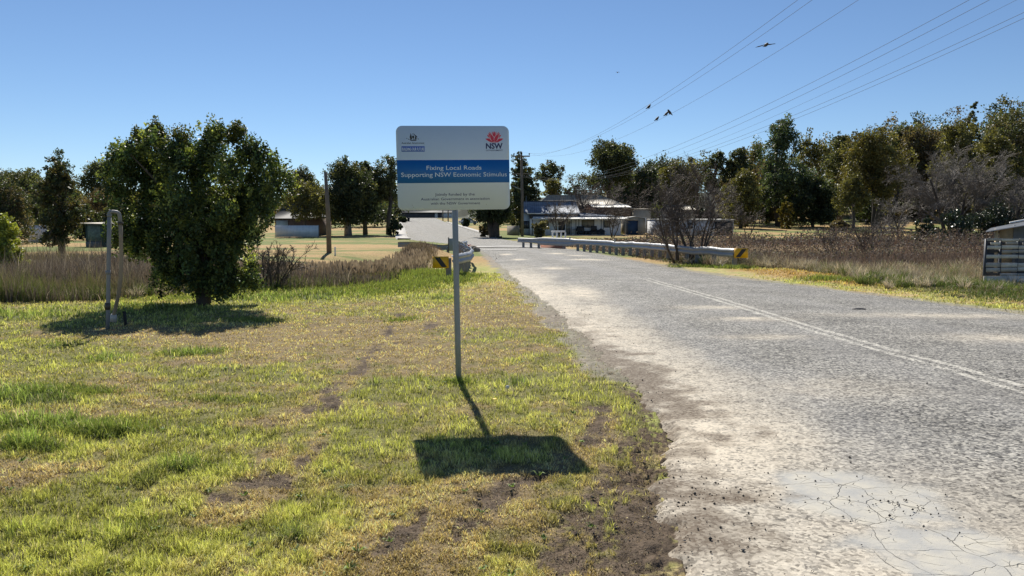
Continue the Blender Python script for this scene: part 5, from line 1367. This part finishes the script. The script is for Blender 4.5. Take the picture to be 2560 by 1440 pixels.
# ------------------------------------------------------------------ bare winter trees
def bare(name, label, loc, H, W, seed, stems=1, levels=3, kids=(7, 6, 5), r0=.06, col=None, spread=.5, up=.25, tw=.006, lean=0.0, cat='tree', start=.25):
    rr_ = random.Random(seed); tb, bb = MB(), MB()
    t = thing(name, label, cat, loc)
    def branch(p, d, r, Ln, lv):
        n = 5 if lv < 2 else 4 if lv == 2 else 3
        pts = [p]; dd = d.copy()
        for k in range(n):
            dd = dd + np.array((rr_.gauss(0, .13), rr_.gauss(0, .13), rr_.gauss(0, .08) + up * .12)); dd /= np.linalg.norm(dd)
            pts.append(pts[-1] + dd * Ln / n)
        rads = np.linspace(r, max(r * .35, tw * .6), n + 1)
        (tb if lv == 0 else bb).tube(np.array(pts), rads, 8 if lv == 0 else 5 if lv == 1 else 3, lv == 0)
        if lv >= levels: return
        for k in range(kids[min(lv, len(kids) - 1)]):
            f = rr_.uniform(start if lv == 0 else .2, 1.0) * n
            i = min(int(f), n - 1); q = pts[i] + (pts[i + 1] - pts[i]) * (f - i)
            dloc = pts[i + 1] - pts[i]; dloc = dloc / np.linalg.norm(dloc)
            side = np.array((rr_.gauss(0, 1), rr_.gauss(0, 1), rr_.gauss(0, .5))); side -= dloc * (side @ dloc); side /= np.linalg.norm(side)
            an = rr_.uniform(.4, .95)
            nd = dloc * math.cos(an) + side * math.sin(an)
            branch(q, nd, max(tw, r * rr_.uniform(.32, .55) * (1 - .4 * f / n)), Ln * rr_.uniform(.36, .62) * (1 - .25 * f / n), lv + 1)
    for s in range(stems):
        a = 2 * math.pi * s / max(1, stems) + rr_.uniform(-.4, .4); q = rr_.uniform(.35, 1) * spread if stems > 1 else .05
        d = np.array((math.cos(a) * q + lean, math.sin(a) * q * .7, 1.)); d /= np.linalg.norm(d)
        branch(np.array((math.cos(a) * .12 * (stems > 1), math.sin(a) * .12 * (stems > 1), -.15)), d, r0 * rr_.uniform(.7, 1.1), H * rr_.uniform(.62, .78), 0)
    tb.build('trunk', M_BARK, t, True); bb.build('branches', col or M_TWIG, t)
    return t
x_, y_ = G(1712, 658); x_, y_ = float(x_), float(y_)
bare('bare_tree', 'larger bare dark-stemmed tree behind the guardrail, left clump', (x_ - .15, y_ + .6, hs(x_, y_)), 4.3, 3, 51, 5, 4, (8, 6, 5, 3), .058, None, .78, .22, .006)
bare('bare_tree', 'bare many-stemmed tree behind the guardrail, right clump', (x_ + .75, y_ + 1.0, hs(x_, y_)), 4.1, 3, 52, 7, 4, (7, 6, 5, 3), .058, None, .85, .22, .006)
def bt(name, label, px, D, top, seed, stems, kids, r0, spread, col=None, levels=3, tw=None, up=.25, lean=0.0, k=1.0):
    x = float(XA(px, D)); z = hs(x, D); H = ZA(top, D) - z
    return bare(name, label, (x, D, z), H * k, 0, seed, stems, levels, kids, r0, col, spread, up, tw or max(.006, D * .00016), lean)
bt('bare_tree', 'small round bare tree by the paddock, right of the pale shed', 1866, 96, 500, 53, 2, (9, 8, 6), .10, .5, None)
bt('bare_tree', 'spreading bare tree in front of the cottage verandah and blue roof', 1394, 99, 478, 54, 3, (9, 8, 5), .10, .55)
bt('bare_tree', 'bare tree against the tan hipped roof', 1462, 113, 424, 55, 4, (9, 8, 6), .12, .35, None)
bt('bare_tree', 'bare tree in front of the right end of the cottage', 1530, 96, 500, 56, 3, (8, 8, 5), .09, .55)
bt('bare_tree', 'grey-brown bare tree rising behind the outbuilding', 1568, 128, 440, 57, 3, (9, 8, 5), .13, .4)
bt('bare_tree', 'bare tree close behind the hipped roof, left side', 1410, 130, 446, 58, 3, (8, 8, 5), .12, .4)
bt('bare_tree', 'tall bare tree with thin upright shoots against the sky', 1745, 132, 388, 59, 5, (9, 7, 5), .16, .35, None, 3, None, .5)
bt('bare_tree', 'huge spreading bare grey tree filling the wood at the right', 2375, 66, 340, 60, 4, (12, 10, 8, 4), .20, .75, M_TWIGG, 4, .010, .15)
bt('bare_tree', 'bare grey tree leaning over the coop at the right frame edge', 2520, 63, 400, 61, 3, (11, 9, 8, 3), .16, .8, M_TWIGG, 4, .010, .15, .3)
bt('bare_tree', 'bare grey tree behind the bramble, left of the huge bare tree', 2240, 68, 470, 62, 3, (10, 9, 6), .13, .8, M_TWIGG, 3, .011, .1)
bt('bare_tree', 'upright twiggy bare sapling standing in the brambles', 2165, 47, 510, 63, 6, (8, 7, 4), .05, .45, None, 3, .008, .4)
bt('bare_shrub', 'dark leafless shrub at the right foot of the dense lawn tree', 672, 19.6, 572, 64, 9, (7, 6, 3), .034, .62, None, 3, .0065, .35).__setitem__('category', 'shrub')
bt('bare_shrub', 'small leafless shrub between the brambles and the bare saplings', 2075, 52, 560, 65, 5, (7, 6, 3), .03, .6, None, 3, .007, .3).__setitem__('category', 'shrub')
bt('fallen_branches', 'fallen grey limbs lying under the huge bare tree', 2215, 64, 560, 66, 3, (6, 6, 4), .09, 2.2, M_TWIGG, 3, .01, 0.0, .6).__setitem__('category', 'dead wood')

# ------------------------------------------------------------------ wood behind, one mass
r = np.random.default_rng(5)
Vs, Fs, Cs = [], [], []; off_ = 0
for k in range(150):
    right = k < 86
    px = r.uniform(1560, 2900) if right else r.uniform(-400, 1300)
    D = r.uniform(172, 215) if right else r.uniform(140, 240)
    x = float(XA(px, D)); z = hs(x, D)
    tp = np.interp(px, [-400, 0, 240, 700, 1000, 1300, 1640, 1850, 2100, 2300, 2560, 2900], [455, 455, 500, 480, 500, 470, 425, 400, 350, 305, 290, 280]) + r.uniform(0, 60)
    if 985 < px < 1225 and D < 325: continue
    tp -= 38
    H = max(4, ZA(tp, D) - z); W = r.uniform(9, 17)
    lobes = [(a + x, b + D, c + z, d, e, f) for a, b, c, d, e, f in dome(k + 300, W, H, H * .0, 13)]
    col = [GM, DK, OL, BR, GM][k % 5]
    V, Fq, Cc, c = leaves(lobes, 110, 34, .55, .7, W * .12, col, k + 500, .25)
    Vs.append(V); Fs.append(Fq + off_); Cs.append(Cc); off_ += len(V)
tag(link('distant_wood', mesh_np('distant_wood', np.concatenate(Vs), [np.concatenate(Fs)], np.concatenate(Cs)), M_LEAF), 'distant mass of gum woodland behind the town', 'woodland', kind='stuff')

Vs, Fs, Cs = [], [], []; off_ = 0
for k in range(46):
    px = r.uniform(1630, 2800); D = r.uniform(152, 172)
    if 1890 < px < 2120 and D < 160: D = 165
    x = float(XA(px, D)); z = hs(x, D); H = r.uniform(2.5, 6.5); W = r.uniform(5, 10)
    lobes = [(a + x, b + D, c + z, d, e, f) for a, b, c, d, e, f in dome(k + 700, W, H, 0, 9)]
    V, Fq, Cc, c = leaves(lobes, 70, 26, .45, .7, W * .08, [DK, BR, OL, DK, GM][k % 5], k + 900, .3)
    Vs.append(V); Fs.append(Fq + off_); Cs.append(Cc); off_ += len(V)
tag(link('understorey', mesh_np('understorey', np.concatenate(Vs), [np.concatenate(Fs)], np.concatenate(Cs)), M_LEAF), 'dark scrubby understorey along the foot of the right hand wood', 'scrub', kind='stuff')

# ------------------------------------------------------------------ tall dead grass, reeds, brambles
def zone_pts(n, x0, x1, y0, y1, fn, seed, pw=1.6):
    r = np.random.default_rng(seed)
    y = y0 + (y1 - y0) * r.random(n) ** pw; x = r.uniform(x0, x1, n) * (y / y1 * .6 + .4)
    k = fn(x, y) > r.random(n); return x[k], y[k]
x, y = zone_pts(190000, -34, -1.5, 16, 48, reed_zone, 21)
n = len(x); r = np.random.default_rng(22)
cl = fbm(x, y, 1.2, 3, 201)
hh = (.38 + .55 * cl + .25 * r.random(n)) * np.interp(x, [-30, -9, -7, -3], [.85, .8, .50, .42])
hh *= (0.75 + .5 * (r.random(n) > .9)) * (1 - .35 * sstep(28, 40, y)) * np.where((x < -8) & (y < 19), .65, 1.0)
hh *= .55 + .95 * sstep(.3, .7, fbm(x, y, .45, 3, 231)); k_g = sstep(.52, .66, fbm(x, y, .5, 3, 233))
pal = np.array([(.17, .148, .13), (.235, .205, .17), (.12, .102, .092), (.46, .41, .34), (.22, .175, .125)])
col = pal[r.choice(5, n, p=[.36, .24, .24, .06, .10])] * r.uniform(.7, 1.2, (n, 1))
col = lerp(col, np.array((.24, .22, .10)) * r.uniform(.5, 1.3, (n, 1)), k_g * .6)
mound = np.exp(-(((x + 4.0) / 1.9) ** 2 + ((y - 37) / 7.) ** 2))
col = lerp(col, np.array((.21, .165, .115)) * r.uniform(.5, 1.2, (n, 1)), mound * .7)
gfr = sstep(18.8, 16.8, y - 3.3 * sstep(-9.5, -4.5, x)) * (r.random(n) < .45)
col = lerp(col, np.array((.13, .17, .045)) * r.uniform(.6, 1.3, (n, 1)), gfr)
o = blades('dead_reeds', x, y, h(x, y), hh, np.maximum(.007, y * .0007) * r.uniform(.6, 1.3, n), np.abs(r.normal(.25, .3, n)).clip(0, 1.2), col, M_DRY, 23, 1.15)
tag(o, 'brown thicket of dead reeds and thistles along the creek', 'reeds', kind='stuff')
# seed heads of the cumbungi patch by the field
x, y = zone_pts(5200, -12, -3, 22, 33, lambda a, b: reed_zone(a, b) * sstep(-9.5, -8, a), 24, 1.0)
n = len(x); r = np.random.default_rng(25)
V, Fq, Cc, c = leaves([(0, 0, 0, .01, .01, .01)], 1, 1, 1, 1, 1, (1, 1, 1), 1)
zt = h(x, y) + r.uniform(.30, .55, n)
V = np.stack([np.stack([x + dx * .035, y, zt + dz * .10], 1) for dx, dz in ((-1, 0), (0, -1.), (1, 0), (0, 1.))], 1).reshape(-1, 3)
Cc = np.repeat(np.array((.30, .25, .19)) * r.uniform(.5, 1.2, (n, 1)), 4, 0)
tag(link('seed_heads', mesh_np('seed_heads', V, [np.arange(n * 4).reshape(-1, 4)], Cc), M_DRY), 'pale seed heads above the reeds in the creek', 'reeds', kind='stuff')
# right side: straw mounds near, dark brambles behind
def rz_near(x, y): return right_zone(x, y) * sstep(44, 36, y) * sstep(15, 18, y + 3 * (fbm(x, y, .6, 2, 7) - .5))
x, y = zone_pts(170000, 5, 34, 15, 44, rz_near, 31)
n = len(x); r = np.random.default_rng(32)
cl = fbm(x, y, .9, 3, 211); dr = x - road_r(y)
ramp_ = sstep(1.0, 6.0, dr + 4 * (cl - .5)) 
hh = (.10 + .55 * ramp_ * (.4 + cl)) * r.uniform(.6, 1.2, n) * np.interp(y, [17, 23, 30], [.45, .6, 1.0])
grn = sstep(29, 21, y) * sstep(.40, .55, fbm(x, y, .7, 3, 213))
str_ = sstep(20, 23, y) * sstep(31, 27, y)
pal = np.array([(.34, .28, .18), (.46, .40, .28), (.24, .18, .12), (.20, .15, .115), (.58, .52, .40)])
col = pal[r.choice(5, n, p=[.3, .2, .24, .18, .08])] * r.uniform(.65, 1.15, (n, 1))
col = lerp(col, np.array((.58, .52, .40)) * r.uniform(.5, 1.1, (n, 1)), str_ * .5 * sstep(.4, .6, cl))
col = lerp(col, np.array((.17, .13, .105)) * r.uniform(.6, 1.2, (n, 1)), sstep(27, 33, y))
col = lerp(col, np.array((.10, .165, .03)) * r.uniform(.5, 1.4, (n, 1)), np.clip(grn + .45 * sstep(5, 2, dr), 0, 1) * (r.random(n) < .8))
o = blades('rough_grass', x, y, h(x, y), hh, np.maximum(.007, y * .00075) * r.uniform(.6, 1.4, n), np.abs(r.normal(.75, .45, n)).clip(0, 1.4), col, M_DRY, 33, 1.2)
tag(o, 'rough straw coloured and green grass mounds right of the road', 'grass', kind='stuff')
# straw tussocks with blades arching outward
r = np.random.default_rng(71)
tx = np.r_[r.uniform(6, 20, 900), r.uniform(-14, -3, 160)]; ty = np.r_[r.uniform(18.5, 33, 900), r.uniform(16.5, 21, 160)]
kk = (right_zone(tx, ty) * (tx > 0) > .6) | (reed_zone(tx, ty) * (tx < 0) > .3)
tx, ty = tx[kk], ty[kk]; m_ = len(tx); nb = 85
sz_ = r.uniform(.55, 1.25, m_) * np.where(tx > 0, np.interp(ty, [18, 24, 33], [.55, .85, 1.0]), .55)
kind_ = r.random(m_)
cc = np.where((kind_ < .52)[:, None], np.array((.60, .54, .41)), np.where((kind_ < .75)[:, None], np.array((.30, .24, .17)), np.array((.20, .25, .08))))
cc = np.where(((ty < 22.5) & (kind_ > .35))[:, None], np.array((.17, .23, .06)), cc)
ci = np.repeat(np.arange(m_), nb); n = len(ci)
an = r.uniform(0, 2 * math.pi, n); rd = .16 * np.sqrt(r.random(n)) * sz_[ci]
x, y = tx[ci] + np.cos(an) * rd, ty[ci] + np.sin(an) * rd
o = blades('straw_tussocks', x, y, h(x, y), r.uniform(.28, .62, n) * sz_[ci], np.maximum(.007, y * .0007) * r.uniform(.6, 1.3, n), r.uniform(.15, 1.25, n), cc[ci] * r.uniform(.55, 1.2, (n, 1)), M_DRY, 72, 1.25, an + r.normal(0, .4, n))
tag(o, 'pale arching straw tussocks in the rough ground beside the road', 'grass', kind='stuff')
def rz_far(x, y): return right_zone(x, y) * sstep(30, 36, y) * sstep(76, 70, y)
x, y = zone_pts(60000, 4, 62, 29, 74, rz_far, 41, 1.1)
n = len(x); r = np.random.default_rng(42)
cl = fbm(x, y, .35, 3, 221)
top = (.35 + 1.1 * sstep(.3, .7, cl)) * sstep(29, 38, y) * np.interp(x - road_r(y), [0, 2, 6, 10], [.35, .5, .8, 1.0]) * np.interp(x, [4, 9, 13, 18], [.35, .45, .8, 1.0])
zz = h(x, y) + top * r.random(n) ** .6
a = r.normal(size=(n, 3)); a /= np.linalg.norm(a, axis=1)[:, None]; b = np.cross(a, r.normal(size=(n, 3))); b /= np.linalg.norm(b, axis=1)[:, None]
Ls = np.maximum(.09, y * .0030) * r.uniform(.6, 1.4, n)
Pn = np.stack([x, y, zz], 1); A_ = a * Ls[:, None] / 2; B_ = b * Ls[:, None] * .25
V = np.stack([Pn - A_, Pn + B_, Pn + A_, Pn - B_], 1).reshape(-1, 3)
pal = np.array([(.105, .09, .082), (.145, .12, .105), (.22, .18, .145), (.09, .095, .055)])
Cc = np.repeat(pal[r.choice(4, n, p=[.4, .3, .18, .12])] * r.uniform(.6, 1.2, (n, 1)), 4, 0)
bv, bf, bc = V, [np.arange(n * 4).reshape(-1, 4)], Cc
tag(link('brambles', mesh_np('brambles', V, bf, bc), M_DRY), 'dark leafless bramble thicket behind the right guardrail', 'brambles', kind='stuff')
sel = r.choice(n, 9000, replace=False)
hc = np.maximum(.5, top[sel] * 1.25) * r.uniform(.5, 1.1, 9000)
o = blades('bramble_canes', x[sel], y[sel], h(x[sel], y[sel]), hc, np.maximum(.010, y[sel] * .0006), np.abs(r.normal(.8, .5, 9000)).clip(0, 1.5), np.array((.15, .10, .085)) * r.uniform(.6, 1.5, (9000, 1)), M_DRY, 44)
tag(o, 'arching bramble canes of the thicket behind the guardrail', 'brambles', kind='stuff')
# lush green tufts at the left rail end, along the verge edges and by the pallets
tx, ty, hh = [], [], []
r = np.random.default_rng(51)
for px, py, wx, wy, nn, hg in [(1050, 690, .9, 1.6, 3600, .27), (1000, 715, 1.0, 1.3, 2600, .2), (1120, 705, .5, .7, 1500, .22), (1165, 692, .4, .5, 900, .16), (2330, 695, 1.0, .7, 2600, .22), (2230, 705, .5, .4, 1200, .22), (2420, 700, .9, .6, 2600, .24),
                               (2520, 720, .8, .6, 2400, .22), (2080, 705, .7, .5, 900, .18), (1790, 668, 1.3, .5, 1800, .16), (1840, 674, .5, .4, 900, .18), (880, 730, 1.5, 1.0, 2600, .16), (160, 735, 1.6, .8, 2600, .22), (300, 720, 1.2, .9, 1800, .2), (640, 725, .8, .6, 900, .14),
                               (60, 985, .6, .22, 2600, .07), (130, 1070, .7, .18, 3000, .085), (255, 1085, .28, .12, 1500, .10), (30, 1130, .4, .1, 1300, .09), (485, 885, .35, .25, 1500, .07), (210, 985, .3, .12, 900, .07), (1150, 962, .14, .14, 420, .08),
                               (470, 1175, .35, .15, 800, .06), (300, 1330, .2, .15, 500, .06), (560, 1000, .4, .15, 500, .06), (480, 745, 1.4, .6, 1600, .11), (1010, 800, .3, .3, 300, .08), (380, 770, .8, .4, 900, .1), (620, 800, .5, .35, 600, .08)]:
    cx, cy = G(px, py)
    tx.append(r.normal(cx, wx * .6, nn)); ty.append(r.normal(cy, wy * .6, nn)); hh.append(hg * r.uniform(.45, 1.15, nn))
x, y, hh = np.concatenate(tx), np.concatenate(ty), np.concatenate(hh)
k = np.maximum(road_l(y) - x, x - road_r(y)) > .05
x, y, hh = x[k], y[k], hh[k]; n = len(x); r = np.random.default_rng(52)
col = lerp(np.array((.18, .25, .06)) * r.uniform(.45, 1.35, (n, 1)), np.array((.32, .33, .09)), .65 * r.random(n))
o = blades('green_tufts', x, y, h(x, y) - .005, hh, np.maximum(.0045, y * .0010) * r.uniform(.7, 1.3, n), np.abs(r.normal(.6, .35, n)).clip(0, 1.3), col, M_GRASS, 53)
tag(o, 'taller lush green tufts in the verge and around the guardrail ends', 'grass', kind='stuff')

# flat broad-leaved weeds among the grass
r = np.random.default_rng(81)
wx, wy = screen_pts(110, -200, 1560, 860, 1500, 82)
kk = (road_l(wy) - wx > .3); wx, wy = wx[kk], wy[kk]; m_ = len(wx); ci = np.repeat(np.arange(m_), 9); n = len(ci)
an = r.uniform(0, 2 * math.pi, n)
x, y = wx[ci] + np.cos(an) * .006, wy[ci] + np.sin(an) * .006
o = blades('broadleaf_weeds', x, y, h(x, y) + .008, r.uniform(.025, .06, n) * r.uniform(.6, 1.3, m_)[ci], r.uniform(.010, .018, n), r.uniform(1.1, 1.45, n), np.array((.20, .28, .08)) * r.uniform(.6, 1.4, (n, 1)), M_GRASS, 83, 1.0, an)
tag(o, 'small flat rosettes of broad leaved weeds in the lawn', 'weeds', kind='stuff')

# ------------------------------------------------------------------ loose stones and litter
r = np.random.default_rng(61)
pts = []
for px, py, wx, wy, nn in [(1640, 1250, .45, 1.2, 420), (1720, 1330, .7, .9, 330), (2100, 1250, .7, .5, 110), (2230, 1290, .35, .2, 90), (1560, 980, .3, .8, 240), (1900, 1200, 1.0, .8, 130), (1470, 850, .5, 3.0, 260), (1240, 640, .6, 6, 260), (1660, 655, 1.2, 2., 240), (2000, 1000, 2.0, 2.0, 60)]:
    cx, cy = G(px, py); nn = int(nn * .55); pts.append(np.stack([r.normal(cx, wx * .6, nn), r.normal(cy, wy * .6, nn)], 1))
pts = np.concatenate(pts); n = len(pts)
s = np.maximum(.0032, np.exp(r.normal(-5.35, .42, n))) * np.clip(pts[:, 1] / 10, 1, 1.8)
oct_ = np.array([(1, 0, 0), (-1, 0, 0), (0, 1, 0), (0, -1, 0), (0, 0, 1), (0, 0, -.6)])
of = np.array([(0, 2, 4), (2, 1, 4), (1, 3, 4), (3, 0, 4), (2, 0, 5), (1, 2, 5), (3, 1, 5), (0, 3, 5)])
inroad = (pts[:, 0] > road_l(pts[:, 1])) & (pts[:, 0] < road_r(pts[:, 1]))
tt = np.clip((pts[:, 0] - road_l(pts[:, 1])) / (road_r(pts[:, 1]) - road_l(pts[:, 1])), 0, 1)
z = np.where(inroad, hr(pts[:, 1]) + .018 + .045 * np.sin(np.pi * tt), h(pts[:, 0], pts[:, 1]) + .004)
V = (oct_[None] * s[:, None, None] * r.uniform(.55, 1.25, (n, 6, 1)) + np.stack([pts[:, 0], pts[:, 1], z + s * .35], 1)[:, None]).reshape(-1, 3)
Fq = (of[None] + np.arange(n)[:, None, None] * 6).reshape(-1, 3)
Cc = np.repeat(np.array([(.035, .03, .028), (.08, .065, .055), (.20, .18, .155), (.045, .042, .042)])[r.choice(4, n, p=[.4, .25, .15, .2])], 6, 0)
tag(link('loose_stones', mesh_np('loose_stones', V, [Fq], Cc), vcol('stone_chips', .9, .2, 60)), 'loose dark stones and clods scattered on the road edge', 'gravel', kind='stuff')
# dandelions
def dandelion(px, py, lab, colr, hgt):
    x_, y_ = [float(v) for v in G(px, py)]
    t = thing('dandelion', lab, 'flower', (x_, y_, hs(x_, y_)))
    MB().tube([(0, 0, 0), (.004, 0, hgt)], .0025, 5).build('stem', simple('stem_green', (.12, .18, .04), .6), t)
    b = MB()
    if colr == 'y':
        b.tube([(.004, 0, hgt), (.004, 0, hgt + .006), (.004, 0, hgt + .009)], [.006, .022, .019], 14)
        b.build('flower_head', simple('dandelion_yellow', (.80, .52, .01), .6), t)
    else:
        b.ball((.004, 0, hgt + .018), .019, 12, 8); b.build('seed_head', simple('seed_white', (.62, .60, .54), .9), t)
dandelion(1236, 1010, 'flat yellow dandelion flower in the grass right of the sign post', 'y', .02)
dandelion(1268, 997, 'white dandelion clock in the grass right of the sign post', 'w', .075)
# dark scrap on the road
x_, y_ = [float(v) for v in G(2148, 780)]
b = MB(); b.ball((0, 0, .012), (.14, .035, .018), 16, 6); V = b.V[0]; b.V[0] = V * (1 + .5 * (fbm(V[:, 0] * 9, V[:, 1] * 9, 1, 3, 5)[:, None] - .5) * np.array((1, 2, 0)))
o = b.build('rubber_scrap', M_BLACK, None); o.location = (x_, y_, hr(y_) + .045); tag(o, 'flat dark scrap lying on the right side of the road', 'litter')
